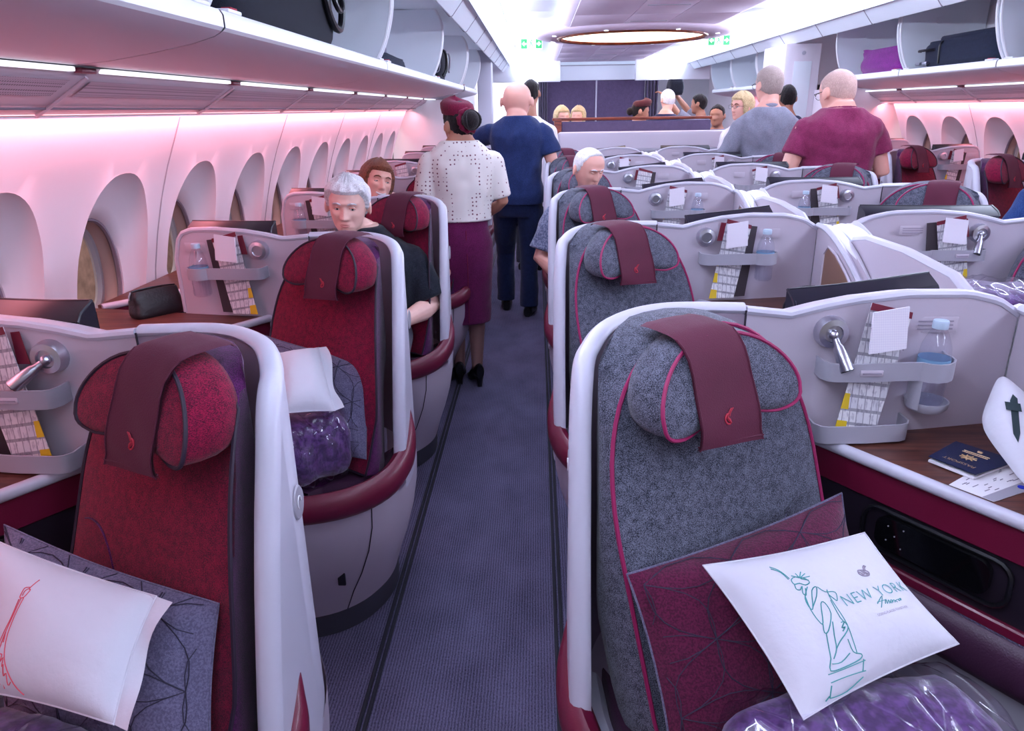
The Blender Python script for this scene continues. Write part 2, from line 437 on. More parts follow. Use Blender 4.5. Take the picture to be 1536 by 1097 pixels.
# ---- underside of the service panels between bin and wall
for s, nm in ((-1, 'left'), (1, 'right')):
    P = side(s)
    b = MB(); b.grid([[P(d, y, z) for d, z in ((2.27, 1.722), (2.29, 1.70), (2.40, 1.632), (2.415, 1.628), (2.425, 1.622), (2.452, 1.605), (2.54, 1.60))] for y in (Y0, Y1)])
    tr = struct('trim_%s' % nm, b, M['under'])
    y = Y0
    ys = []
    while y < Y1 - .2:
        ys.append(y); y += 1.02
    for y in ys:
        g = MB(); g.grid([[P(d, yy, z) for d, z in ((2.297, 1.690), (2.36, 1.651))] for yy in (y + .05, y + .97)]); build('perforated_panel', g, M['perf'], tr)
        g = MB(); g.tube([P(d, y + .01, z) for d, z in ((2.285, 1.698), (2.40, 1.628), (2.45, 1.600))], .006, 6); build('panel_joint', g, M['under'], tr)
        g = MB(); g.obox(P(2.268, y + .5, 1.716), (1, 0, 0), (0, 1, 0), (0, 0, 1), .011, .44, .006, .003); build('strip_lamp', g, M['coollamp'], tr)
        g = MB(); g.obox(P(2.268, y + 1.0, 1.714), (1, 0, 0), (0, 1, 0), (0, 0, 1), .012, .035, .007, .003); build('lamp_holder', g, M['maroon'], tr)
    g = MB(); g.tube([P(2.418, y, 1.620) for y in (Y0, Y1)], .004, 6); build('valance_joint', g, M['liner'], tr)
    g = MB(); g.grid([[P(d, y, 1.598) for d in (2.458, 2.492)] for y in (Y0, Y1)]); build('wash_lamp', g, M['pinklamp'], tr)

# ---- overhead bins, lowered open
def bucket(s, ya, yb, label):
    P = side(s); root = thing('overhead_bin', label, 'overhead bin', P(1.85, (ya + yb) / 2, 1.80), 0, 'open overhead bins')
    o = Vector(root.location)
    def L(d, y, z): return tuple(Vector(P(d, y, z)) - o)
    n = 6
    t = MB(); prof = [(2.46, 2.30), (2.45, 2.0), (2.42, 1.835), (1.93, 1.80), (1.905, 1.822), (1.885, 1.846), (1.850, 1.848), (1.842, 1.835), (1.842, 1.806), (1.852, 1.797)]
    t.grid([[L(d, y, z) for d, z in prof] for y in (ya + .004, yb - .004)]); build('tray', t, M['white'], root)
    t = MB(); prof = [(1.850, 1.798), (1.87, 1.786), (1.93, 1.770), (2.05, 1.748), (2.16, 1.732), (2.255, 1.725), (2.27, 1.735), (2.3, 1.78), (2.43, 1.83)]
    t.grid([[L(d, y, z) for d, z in prof] for y in (ya + .0015, yb - .0015)]); build('underside', t, M['under'], root)
    for yy in (ya + .012, yb - .030):
        t = MB(); out = [(2.44, 1.81)] + [(p.x, p.y) for p in spl([(1.925, 1.812, 0), (1.87, 1.90, 0), (1.83, 2.0, 0), (1.803, 2.12, 0), (1.805, 2.25, 0), (1.85, 2.345, 0)], 5)] + [(2.44, 2.345)]
        t.prism(out, lambda u, v, d: L(u, d, v), yy, yy + .020); fin = build('end_wall', t, M['bin'], root, sharp=30)
        t = MB(); t.tube([L(u, yy + .010, v) for u, v in out[1:-1]], .011, 8); build('edge_bead', t, M['white'], fin)
        t = MB(); t.lathe([(.026, 0), (.026, .004), (.02, .005)], 18, Matrix.Translation(L(2.08, yy - .001, 2.20)) @ Matrix.Rotation(pi / 2, 4, 'X')); build('pivot_cap', t, M['bin'], fin)
    for yy, m in ((ya + .10, 'emblem'), (yb - .10, 'white')):
        t = MB(); t.obox(L(1.868, yy, 1.853), (1, 0, 0), (0, 1, 0), (0, 0, 1), .020, .045, .005, .003); lt = build('latch', t, M['white'], root)
        if m == 'emblem':
            t = MB(); t.obox(L(1.864, yy, 1.860), (1, 0, 0), (0, 1, 0), (0, 0, 1), .013, .022, .003, .001); build('latch_flag', t, M['emblem'], lt)
    return root
for k, (ya, yb) in enumerate(((-.15, 1.988), (1.99, 4.118), (4.12, 6.253), (6.255, 8.40), (8.50, 10.3))):
    bucket(-1, ya, yb, ['open overhead bin at the very top corner above the pink wall', 'open overhead bin above the pink wall holding the black suitcase',
        'open overhead bin above the pink wall holding the lilac bag', 'open overhead bin above the pink wall holding the black backpack',
        'short empty overhead bin on top of the closet, past the pink wall'][k])
for k, (ya, yb) in enumerate(((3.70, 5.003), (5.005, 6.303), (6.305, 7.58), (9.0, 10.2), (10.21, 11.5), (11.51, 12.8))):
    bucket(1, ya, yb, ['open overhead bin cut by the frame edge holding a dark red bag', 'open overhead bin over the far windows holding the navy suitcase',
        'open overhead bin over the far windows holding the purple bag', 'small far open bin, first beyond the white closet',
        'small far open bin, second beyond the white closet', 'small far open bin, third beyond the white closet, next to the curtain'][k])
# bin housings and fascias
for s, nm in ((-1, 'left'), (1, 'right')):
    P = side(s)
    b = MB(); b.grid([[P(d, y, z) for d, z in ((2.50, 2.36), (1.78, 2.34), (1.70, 2.27), (1.64, 2.20), (1.625, 2.195), (1.612, 2.205), (1.53, 2.31), (1.515, 2.33), (1.50, 2.325), (1.50, 2.29))] for y in (Y0, 14.0)])
    t = struct('trim_fascia_' + nm, b, M['bin'])
    y = Y0
    while y < 13:
        g = MB(); g.tube([P(d, y, z) for d, z in ((1.70, 2.268), (1.638, 2.196), (1.618, 2.197), (1.53, 2.308))], .004, 6); build('fascia_joint', g, M['rack'], t)
        y += 1.05
# ---- ceiling: lit coves, lateral panels, centre panels
for s, nm in ((-1, 'left'), (1, 'right')):
    P = side(s)
    b = MB(); b.grid([[P(d, y, z) for d, z in ((1.60, 2.32), (1.52, 2.34), (1.42, 2.41), (1.36, 2.455))] for y in (Y0, 14.0)])
    build('cove_wall', b, M['white'], ceil)
    y = Y0
    while y < 13.4:
        g = MB(); g.box(min(P(1.352, 0, 0)[0], P(.84, 0, 0)[0]), max(P(1.352, 0, 0)[0], P(.84, 0, 0)[0]), y + .004, y + 1.346, 2.452, 2.47, .003); build('lateral_panel', g, M['white'], ceil)
        y += 1.35
    b = MB(); b.grid([[P(d, y, z) for d, z in ((.842, 2.46), (.84, 2.43), (.80, 2.40))] for y in (Y0, 13.8)]); build('cove_lamp', b, M['cove'], ceil)
    b = MB(); b.grid([[P(d, y, z) for d, z in ((1.515, 2.336), (1.50, 2.345), (1.46, 2.375))] for y in (Y0, 13.8)]); build('cove_lamp', b, M['cove'], ceil)
    b = MB(); b.grid([[P(d, y, z) for d, z in ((.80, 2.40), (.765, 2.372), (.72, 2.362))] for y in (Y0, 13.8)]); build('cove_edge', b, M['ceilpanel'], ceil)
y = Y0
while y < 13.6:
    for d0, d1 in ((-.72, -.21), (-.21, .21), (.21, .72)):
        g = MB(); g.box(CX0 + d0 + .003, CX0 + d1 - .003, y + .004, y + 1.116, 2.36, 2.375, .003)
        build('ceiling_panel', g, M['ceilpanel'], ceil)
    g = MB(); g.box(CX0 - .17, CX0 + .17, y + .50, y + .53, 2.356, 2.362, .002); build('air_slot', g, M['rack'], ceil)
    y += 1.12
# oval mood light
OC = (CX0, 8.75)
oc = thing('ceiling_light', 'large oval ceiling light with a bronze rim glowing warm white', 'ceiling light', (OC[0], OC[1], 2.322))
b = MB(); b.lathe([(.80, .022), (.83, .005), (.90, 0), (1.02, .008), (1.10, .03), (1.13, .07), (1.14, .11)], 64)
b.f = [f for f in b.f if len(f) <= 4]; build('fairing', b, M['ceilpanel'], oc)
b = MB(); b.tube([(.80 * cos(2 * pi * k / 64), .80 * sin(2 * pi * k / 64), .012) for k in range(64)], .026, 8, closed=True); build('bronze_rim', b, M['bronzering'], oc)
b = MB(); b.lathe([(.79, .014), (.74, .024), (.5, .03), (.001, .032)], 48); b.f = [f for f in b.f if len(f) <= 4]; build('glowing_dome', b, M['warmlamp'], oc)
for k in range(8):
    a = 2 * pi * (k + .5) / 8; b = MB(); b.lathe([(.001, -.006), (.022, -.005), (.024, .004)], 12, Matrix.Translation((.93 * cos(a), .93 * sin(a), .0))); build('spot_lamp', b, M['coollamp'], oc)
# exit signs
M['exitgreen'] = emis('exit_green', (.06, .62, .22), .75); NT(M['exitgreen']).b.inputs['Base Color'].default_value = (.0, .12, .03, 1); M['exitwhite'] = emis('exit_white', (.8, 1, .88), .9)
for x, lb in ((-.06, 'green exit sign hanging beside the oval light on the attendant side'), (2.16, 'green exit sign hanging beside the oval light on the maroon shirt side')):
    r = thing('exit_sign', lb, 'exit sign', (x, 9.4, 2.33)); 
    t = MB(); t.box(-.13, .13, -.008, .008, -.06, .06, .004); build('sign_plate', t, M['exitwhite'], r)
    t = MB(); t.box(-.004, .004, -.004, .004, .06, .13); build('hanger', t, M['white'], r)
    for sx in (-1, 1):
        t = MB(); t.box(sx * .088 - .037, sx * .088 + .037, -.011, -.008, -.052, .052); q = build('green_field', t, M['exitgreen'], r)
        t = MB(); t.prism([(sx * .115, 0), (sx * .085, .028), (sx * .085, .010), (sx * .062, .010), (sx * .062, -.010), (sx * .085, -.010), (sx * .085, -.028)], lambda u, v, d: (u, d, v), -.013, -.011); build('arrow', t, M['exitwhite'], q)
    t = MB(); t.tube([(-.012, -.010, .03), (-.004, -.010, .005), (-.02, -.010, -.02), (-.028, -.010, -.042)], .005, 6); t.tube([(-.004, -.010, .005), (.014, -.010, -.016), (.012, -.010, -.042)], .005, 6)
    t.tube([(-.026, -.010, .012), (-.01, -.010, .022), (.012, -.010, .008)], .004, 6); t.ell((.0, -.010, .040), (.008, .003, .008), 8, 6); build('running_figure', t, M['exitgreen'], r, kind='stuff')

# ---- far end: closets, bulkheads, header, curtain
b = MB(); b.box(-1.66, -.86, 8.64, 10.4, 0, 1.71); struct('wall_closet_left', b, M['bin'], smooth=False)
b = MB(); b.box(-.80, -.60, 10.4, 10.62, 0, 2.36, .02); struct('trim_column_left', b, M['rim'])
b = MB(); b.box(-1.6, -1.15, 10.62, 16, 0, 2.5); struct('wall_far_left', b, M['panel'], smooth=False)
b = MB(); b.box(2.56, 2.93, 8.15, 8.9, 0, 2.19, .012); cl = struct('wall_closet_right', b, M['panel'])
b = MB(); b.box(2.66, 2.84, 8.142, 8.15, 1.35, 2.02, .003); build('closet_door', b, M['bin'], cl)
b = MB(); b.lathe([(.02, 0), (.02, .006), (.012, .008)], 14, Matrix.Translation((2.75, 8.15, 2.10)) @ Matrix.Rotation(pi / 2, 4, 'X')); build('closet_knob', b, M['rim'], cl)
b = MB(); b.box(2.90, 3.78, 7.86, 8.14, 0, 1.74); struct('wall_bulkhead_right', b, M['panel'], smooth=False)
b = MB(); b.box(3.54, 3.7, 8.7, 16, 0, 2.4); struct('wall_far_right', b, M['panel'], smooth=False)
area('sidewall_wash_light', (3.35, 11.2, 1.70), (3.5, 11.2, 1.2), .05, 4.5, 14, PINK)
b = MB(); b.box(-1.6, 3.7, 16, 16.1, 0, 2.5); struct('wall_back', b, M['white'], smooth=False)
b = MB(); b.box(.30, 1.80, 13.8, 13.9, 2.06, 2.37, .01); h = struct('trim_header', b, M['bin'])
t = MB(); t.box(.30, 1.80, 13.78, 13.80, 2.30, 2.315); build('header_joint', t, M['rack'], h)
b = MB(); b.box(-.80, .41, 13.3, 13.42, 2.03, 2.45, .01); struct('trim_header_left', b, M['white'])
b = MB(); b.box(1.69, 2.95, 13.3, 13.42, 2.03, 2.45, .01); struct('trim_header_right', b, M['white'])
def curtain_panel(x0, x1, y, amp, nw, z0=.02, z1=2.07):
    n = max(12, nw * 8); f = [(x0 + (x1 - x0) * i / n, y + amp * sin(2 * pi * nw * i / n)) for i in range(n + 1)]
    t = MB(); t.grid([[(x, yy, z) for x, yy in f] + [(x, yy + .012, z) for x, yy in f[::-1]] for z in (z0, z1)], cu=True, cap=True); return t
for x0, x1, amp, nw, lb in ((.20, 1.055, .004, 3, 'flat dark purple curtain at the far end, on the attendant side of the white pole'), (1.085, 1.93, .004, 3, 'flat dark purple curtain at the far end, on the bins side of the pole'),
                        (.03, .20, .03, 4, 'gathered dark purple drape at the doorway edge of the far curtain'), (1.93, 2.16, .035, 4, 'gathered dark purple drape at the bins edge of the far curtain')):
    c = build('curtain', curtain_panel(x0, x1, 13.85 if amp < .02 else 13.78, amp, nw), M['curtain']); tag(c, lb, 'curtain')
b = MB(); b.tube([(1.07, 13.86, .0), (1.07, 13.86, 2.07)], .016, 10); tag(build('curtain_pole', b, M['rim']), 'thin white upright pole between the two flat purple curtains', 'pole')
# partition with wooden frame, white divider in front
r = thing('bar_partition', 'dark purple partition with reddish wooden frame in front of far curtain', 'partition', (1.05, 8.30, 0))
b = MB(); b.box(-.78, .83, -.03, .03, 0, 1.46, .01); build('padded_panel', b, M['curtain'], r)
b = MB(); b.box(-.86, -.78, -.04, .05, 0, 1.49, .006); build('post', b, M['oak'], r)
b = MB(); b.box(-.88, .84, -.035, .05, 1.47, 1.50, .006); build('top_rail', b, M['oak'], r)
r = thing('white_divider', 'long low white divider wall behind the last centre suites', 'divider', (1.07, 7.50, 0))
b = MB(); b.box(-.86, 1.0, 0, .12, 0, 1.375, .03); build('divider_body', b, M['plastic'], r)
b = MB(); b.box(-.60, .80, -.012, .004, 1.17, 1.215, .012); build('recess_band', b, M['rack'], r)

area('doorway_light', (-.5, 15.2, 2.3), (-.3, 15.6, 0), 1.0, 1.0, 40, (.9, .95, 1.0))
# ================================================================ suites (shell + console) and seats
FD = Vector((.545, -.839, 0)); WDI = Vector((.839, .545, 0)); S0 = Vector((-.268, -.262, 0))
def panel_y(x): return interp(x, [(-.17, 0), (.06, 0), (.15, .012), (.25, .03), (.40, .06), (.75, .13)])
def RK(x, o, z): return (x, panel_y(x) - o, z)
RIM = [(-.17, 0, 1.215), (-.24, .003, 1.216), (-.30, 0, 1.217), (-.345, -.015, 1.217), (-.385, -.045, 1.217), (-.425, -.09, 1.215), (-.455, -.145, 1.211), (-.475, -.195, 1.201),
       (-.487, -.24, 1.195), (-.493, -.275, 1.165), (-.497, -.31, 1.10), (-.498, -.345, 1.02), (-.499, -.38, .93), (-.499, -.41, .83), (-.498, -.435, .73), (-.497, -.452, .64), (-.495, -.462, .57)]
BODY_T = [(-.37, .03), (-.44, -.04), (-.495, -.13), (-.522, -.22), (-.53, -.33), (-.522, -.42), (-.487, -.515), (-.42, -.575), (-.32, -.612), (-.18, -.632), (0, -.637), (.25, -.637)]
BODY_B = [(-.33, .02), (-.37, -.02), (-.405, -.09), (-.418, -.17), (-.415, -.25), (-.395, -.32), (-.35, -.40), (-.28, -.46), (-.19, -.495), (-.09, -.515), (.02, -.52), (.25, -.52)]
DESK_Z = .945
def desk_edge(t):
    p = Vector((-.012, .022, 0)) + FD * t + WDI * (.045 * t * t); return p

def build_suite(kind, mir, root):
    centre = kind == 'centre'
    B = lambda n, m, k, p=root, **kw: build(n, m, M[k], p, mir=mir, **kw)
    xe = .402 if centre else .305
    prof = [(-.17, 1.228), (-.08, 1.218), (-.02, 1.234), (.05, 1.248), (.15, 1.256), (.28, 1.25), (.35, 1.232), (.402, 1.20)] if centre else \
           [(-.17, 1.228), (-.08, 1.220), (-.02, 1.234), (.05, 1.246), (.15, 1.252), (.235, 1.248), (.27, 1.236), (.295, 1.205), (.305, 1.15)]
    prof = [(x, z - .013) for x, z in prof]
    xs = [lerp(-.168, xe, i / 26) for i in range(27)]
    # back panel behind the console
    t = MB(); t.grid([[(x, panel_y(x), .30), (x, panel_y(x), DESK_Z), (x, panel_y(x), interp(x, prof)), (x, panel_y(x) + .03, interp(x, prof) + .004), (x, panel_y(x) + .06, interp(x, prof) - .004), (x, panel_y(x) + .06, .30)] for x in xs], cu=True, cap=True)
    pan = B('back_panel', t, 'plastic')
    t = MB(); path = [(x, panel_y(x) + .004, interp(x, prof)) for x in xs]
    if not centre: path += [(xe, panel_y(xe) + .004, z) for z in (1.08, 1.0, .95)]
    t.tube(path, .009, 8); B('panel_rim', t, 'rim', pan)
    # wing around the seat back
    R = spl(RIM, 3); n = len(R); t = MB(); rows = []; rim = []
    for i, p in enumerate(R):
        d = (R[min(i + 1, n - 1)] - R[max(i - 1, 0)]); d.z = 0
        d = d.normalized() if d.length > 1e-4 else Vector((0, -1, 0)); o = Vector((d.y, -d.x, 0))
        th = .036
        rows.append([(p.x, p.y, min(.545, p.z)), (p.x, p.y, p.z - .012), (p.x + o.x * .008, p.y + o.y * .008, p.z), (p.x + o.x * (th - .008), p.y + o.y * (th - .008), p.z),
                     (p.x + o.x * th, p.y + o.y * th, p.z - .012), (p.x + o.x * th, p.y + o.y * th, min(.545, p.z))])
        rim.append(p + o * (th * .5))
    # inner liner and outer skin as two parts
    t.grid([[r[0], r[1], r[2]] for r in rows]); B('wing_liner', t, 'liner')
    t = MB(); t.grid([[r[2], r[3], r[4], r[5]] for r in rows]); wing = B('wing', t, 'rim', sharp=50)
    t = MB(); sec = [(.9 * cos(a) if abs(cos(a)) > .3 else .9 * cos(a), .55 * sin(a)) for a in [2 * pi * k / 12 for k in range(12)]]
    t.tube(rim, [.021] * len(rim), sec=sec); B('wing_rim', t, 'rim', wing)
    t = MB(); t.tube([(-.17, -.001, z) for z in (1.216, 1.18, 1.1, .98)], .0022, 5); B('joint', t, 'gap', wing)
    t = MB(); t.lathe([(.001, 0), (.022, .001), (.024, -.001)], 20, Matrix.Translation((-.530, -.245, 1.0)) @ Matrix.Rotation(-pi / 2, 4, 'Y') @ Matrix.Scale(1.25, 4, Vector((1, 0, 0))))
    bd = B('wing_badge', t, 'rack', wing)
    t = MB(); t.tube([(-.5315, -.245 + .008 * cos(a), 1.0 + .012 * sin(a)) for a in [k * .5 for k in range(9)]], .0012, 5); B('badge_mark', t, 'white', bd)

    # lower body, kick panel, bumper
    T = spl([(x, y, 0) for x, y in BODY_T], 3); Bo = spl([(x, y, 0) for x, y in BODY_B], 3)
    t = MB(); zz = [(.088, 0), (.18, .25), (.27, .54), (.37, .80), (.46, .95), (.56, 1.0)]
    t.grid([[tuple(lerp(b_, a_, k) + Vector((0, 0, z))) for a_, b_ in zip(T, Bo)] for z, k in zz]); bod = B('lower_body', t, 'plastic')
    t = MB(); t.grid([[(p.x * (1 if z else .985), p.y + (0 if z else .012), z) for p in Bo] for z in (0, .092)]); B('kick_panel', t, 'kick', bod)
    j = 20
    t = MB(); t.tube([tuple(lerp(Bo[j], T[j], k) + Vector((0, -.001, z))) for z, k in zz], .0018, 5); B('body_joint', t, 'gap', bod)
    t = MB(); j = 22; q = lerp(Bo[j], T[j], .55); t.box(q.x - .012, q.x + .012, q.y - .006, q.y + .004, .25, .33, .003); la = B('floor_latch', t, 'black', bod)
    path = spl([(-.526, -.335, .755), (-.531, -.36, .715), (-.533, -.39, .675), (-.522, -.44, .625), (-.488, -.515, .59), (-.42, -.573, .57), (-.32, -.61, .558), (-.18, -.63, .553), (0, -.636, .553), (.25, -.636, .553)], 4)
    rr = [min(1, .10 + .95 * (i / 13)) for i in range(len(path))]
    t = MB(); t.tube(path, rr, sec=[(.030 * cos(a), .044 * sin(a)) for a in [2 * pi * k / 12 for k in range(12)]], up=(0, 0, 1)); B('bumper', t, 'maroon', bod)
    Tl = [p for p in T if p.y < -.24 and p.x < -.17]
    ctr = Vector((-.33, -.36, 0))
    ins = lambda d, z: [tuple(p + (ctr - p).normalized() * (.03 + d) + Vector((0, 0, z))) for p in Tl]
    t = MB(); t.grid([ins(.0, .572), ins(.030, .570), ins(.042, .556)]); B('ledge_trim', t, 'rim', bod)
    o = ins(.042, .590); m_ = len(o) - 1; e0 = S0 + WDI * -.185 + FD * -.02; e1 = S0 + WDI * -.185 + FD * .27
    c = [tuple(lerp(e0, e1, i / m_) + Vector((0, 0, .592))) for i in range(m_ + 1)]
    t = MB(); t.grid([[(p[0], p[1], .552) for p in o], [(p[0], p[1], .582) for p in o], [tuple(lerp(Vector(p), Vector(q), .06) + Vector((0, 0, .002))) for p, q in zip(o, c)], c, [(p[0], p[1], .552) for p in c]]); B('ledge', t, 'plum', bod)
    # side table
    tm = (.70 if centre else 1.17); ts = [tm * i / 16 for i in range(17)]; E = [desk_edge(x) for x in ts]
    far = [(-.06, panel_y(0) + .002)] + [(x, panel_y(x) + .002) for x in ((.02, .1, .2, .3, .40) if centre else (.05, .15, .30, .45, .60, .685))]
    if centre: far += [(.40, E[-1].y)]
    else: far += [(.69, E[-1].y)]
    out = [(-.06, .06)] + [(p.x, p.y) for p in E] + far[:0:-1]
    t = MB(); t.prism(out, lambda u, v, d: (u, v, d), DESK_Z - .02, DESK_Z); dk = B('side_table', t, 'wood', smooth=False)
    E0 = [desk_edge(-.09)] + E
    t = MB(); t.tube([(p.x - WDI.x * .004, p.y - WDI.y * .004, DESK_Z - .008) for p in E0], 1, sec=[(.013 * cos(a), .013 * sin(a)) for a in [2 * pi * k / 10 for k in range(10)]]); B('table_edge', t, 'rim', dk)
    def band(z0, z1, off, k, nm, par=root, e0=E0, th=.02):
        t = MB(); t.grid([[(p.x - WDI.x * o_, p.y - WDI.y * o_, z) for p in e0] for z, o_ in ((z1, off - th), (z1, off - .003), (z1 - .003, off), (z0 + .003, off), (z0, off - .003), (z0, off - th))]); return B(nm, t, k, par)
    band(.858, .925, .004, 'maroon', 'table_skirt'); sp = band(.735, .858, -.004, 'darkpanel', 'console_side')
    band(.715, .737, .006, 'maroon', 'console_piping')
    t = MB(); t.tube([(p.x - WDI.x * .012, p.y - WDI.y * .012, .665) for p in E0], 1, sec=[(.022 * cos(a), .052 * sin(a)) for a in [2 * pi * k / 12 for k in range(12)]], up=(0, 0, 1)); B('console_armrest', t, 'plum')
    band(.10, .62, -.005, 'rack', 'console_base')
    # handset in its recess
    def HS(t_, z, o_): p = desk_edge(t_) - WDI * (.006 + o_); return (p.x, p.y, z)
    def rr_(t0, t1, z0, z1, r): return [(t0 + r if i in (1, 2) else t1 - r, z0 + r if i in (2, 3) else z1 - r, i) for i in range(4)]
    def rrect(t0, t1, z0, z1, r):
        o = []
        for cx, cz, a0 in ((t1 - r, z1 - r, 0), (t0 + r, z1 - r, 90), (t0 + r, z0 + r, 180), (t1 - r, z0 + r, 270)):
            o += [(cx + r * cos(radians(a0 + 22.5 * k)), cz + r * sin(radians(a0 + 22.5 * k))) for k in range(5)]
        return o
    t = MB(); t.tube([HS(u, v, .0) for u, v in rrect(.16, .43, .762, .852, .03)], .005, 6, closed=True); hr = B('handset_recess', t, 'black', sp)
    t = MB(); t.prism(rrect(.19, .40, .776, .842, .02), lambda u, v, d: HS(u, v, d), -.004, .008); B('handset', t, 'gloss', sp)
    t = MB()
    for u, v in ((.215, .826), (.23, .81), (.215, .795), (.245, .83), (.245, .79)): t.ell(HS(u, v, .0085), (.0016, .0016, .0016), 6, 4)
    B('handset_buttons', t, 'rack', sp, kind='stuff')
    # reading lamp
    t = MB(); Mx = Matrix.Translation(RK(0, 0, 1.172)) @ Matrix.Rotation(pi / 2, 4, 'X')
    t.lathe([(.033, 0), (.033, .006), (.029, .022), (.018, .024), (.017, .018), (.001, .018)], 24, Mx); lp = B('reading_lamp', t, 'alu', pan)
    c = Vector(RK(0, .022, 1.170)); d = Vector((.30, -.42, -.86)) if centre else Vector((.66, -.30, -.50)); d.normalize()
    t = MB(); t.ell(c, (.010, .010, .010), 12, 8); t.tube([c, c + d * .02, c + d * .028, c + d * .055, c + d * .074], [.006, .007, .011, .0135, .014], 14); B('lamp_head', t, 'alu', lp)
    t = MB(); t.tube([c + d * .0745, c + d * .0760], .012, 14); B('lamp_lens', t, 'black', lp)
    # literature rack
    def strip(path, z0, z1, th):
        n = len(path); rows = []
        for i, (x, o) in enumerate(path):
            a = Vector(path[max(i - 1, 0)]); b_ = Vector(path[min(i + 1, n - 1)]); dd = (b_ - a).normalized(); nn = Vector((dd.y, -dd.x))
            rows.append([RK(x, o, z0), RK(x, o, z1), RK(x + nn.x * th, o + nn.y * th, z1), RK(x + nn.x * th, o + nn.y * th, z0)])
        m = MB(); m.grid(rows, cu=True, cap=True); return m
    cup = [(.205 + .042 * cos(radians(a)), .040 + .042 * sin(radians(a))) for a in (150, 125, 100, 75, 50, 25, 0, -25)]
    upper = [(-.02, 0), (-.02, .03), (-.012, .046), (0, .052), (.05, .054), (.10, .055), (.145, .057)] + cup + [(.25, 0)]
    t = strip(upper, 1.082, 1.120, .004); rk = B('literature_rack', t, 'rack', pan)
    t = MB(); t.obox(RK(.07, .0555, 1.101), (1, 0, 0), (0, 1, 0), (0, 0, 1), .022, .0015, .006, .001); lb = B('rack_label', t, 'plastic', rk)
    t = MB(); t.obox(RK(.07, .058, 1.101), (1, 0, 0), (0, 1, 0), (0, 0, 1), .018, .0008, .0014); B('label_text', t, 'grey_ink', rk)
    low = [(-.025, 0), (-.025, .04), (-.015, .055), (0, .06), (.08, .06), (.15, .06), (.165, .055), (.175, .04), (.175, 0)]
    t = strip(low, .958, .988, .004); q = [(x, o) for x, o in low]
    t.prism(q, lambda u, v, d: RK(u, v, d), .951, .958); B('rack_tray', t, 'rack', rk)
    t = MB(); t.lathe([(.001, 0), (.034, 0), (.040, .008), (.041, .02), (.038, .02), (.036, .010), (.001, .010)], 24, Matrix.Translation(RK(.205, .040, 1.012))); B('cup_saucer', t, 'rack', rk)
    t = MB(); t.grid([[RK(.205 + .041 * cos(radians(a)), .040 + .041 * sin(radians(a)), z) for a in (205, 180, 160, 140)] for z in (1.02, 1.085)]); B('cup_stem', t, 'rack', rk)
    t = MB(); t.obox(RK(.20, .001, 1.178), (1, 0, 0), (0, 1, 0), (0, 0, 1), .060, .001, .016, .0008); nt = B('notice_plate', t, 'plastic', pan)
    t = MB()
    for z in (1.186, 1.178, 1.170): t.obox(RK(.20, .003, z), (1, 0, 0), (0, 1, 0), (0, 0, 1), .05, .0006, .0014)
    B('notice_lines', t, 'grey_ink', nt, kind='stuff')
    # monitor stowed on the rear of the panel
    x0, x1 = (-.05, .255) if centre else (-.02, .285)
    if centre and mir: x0, x1 = -.10, .345
    t = MB(); z0, z1 = (1.212, 1.240) if centre and not mir else (1.232, 1.232)
    def MO(x, y, z): return (x, panel_y(x) + .062 + y, z)
    dz = lambda x: lerp(z0, z1, (x - x0) / (x1 - x0))
    xs_ = [lerp(x0, x1, i / 12) for i in range(13)]
    t.grid([[MO(x, 0, .80), MO(x, 0, dz(x) - .012), MO(x, .012, dz(x)), MO(x, .055, dz(x) + .016), MO(x, .066, dz(x) + .010), MO(x, .066, .80)] for x in xs_], cu=True, cap=True); mo = B('monitor', t, 'monitor', sharp=25)
    t = MB(); t.grid([[MO(x, .067, .84), MO(x, .067, dz(x) - .01)] for x in xs_]); B('screen', t, 'gloss', mo)
    t = MB(); t.tube([MO(x, .058, dz(x) + .016) for x in xs_], .003, 6); t.tube([MO(x0, y, z) for y, z in ((0, dz(x0) - .014), (.014, dz(x0) + .001), (.058, dz(x0) + .016))], .004, 6); B('monitor_edge', t, 'monitor', mo, kind=None)
    if centre:
        # arch at the centre line with its bronze recess
        arch = spl([(.402, .055, 1.20), (.406, .0, 1.196), (.408, -.08, 1.178), (.409, -.16, 1.15), (.409, -.25, 1.112), (.409, -.34, 1.065), (.409, -.42, 1.01), (.409, -.47, .96), (.409, -.48, .93)], 4)
        t = MB(); t.grid([[(p.x, p.y, .60), (p.x, p.y, p.z), (p.x + .03, p.y, p.z), (p.x + .03, p.y, .60)] for p in arch], cu=True, cap=True); ar = B('arch_side', t, 'plastic')
        t = MB(); t.tube(arch, .010, 8); B('arch_rim', t, 'rim', ar)
        rec = [(y, z) for y, z in ((-.03, DESK_Z), (-.03, 1.115), (-.06, 1.145), (-.13, 1.13), (-.22, 1.09), (-.30, 1.045), (-.38, .99), (-.42, DESK_Z))]
        t = MB(); t.prism(rec, lambda u, v, d: (d, u, v), .402, .408); B('bronze_recess', t, 'bronze', ar)
        t = MB(); t.tube([(.402, y, z) for y, z in rec], .005, 6); B('recess_rim', t, 'plastic', ar)
    return root

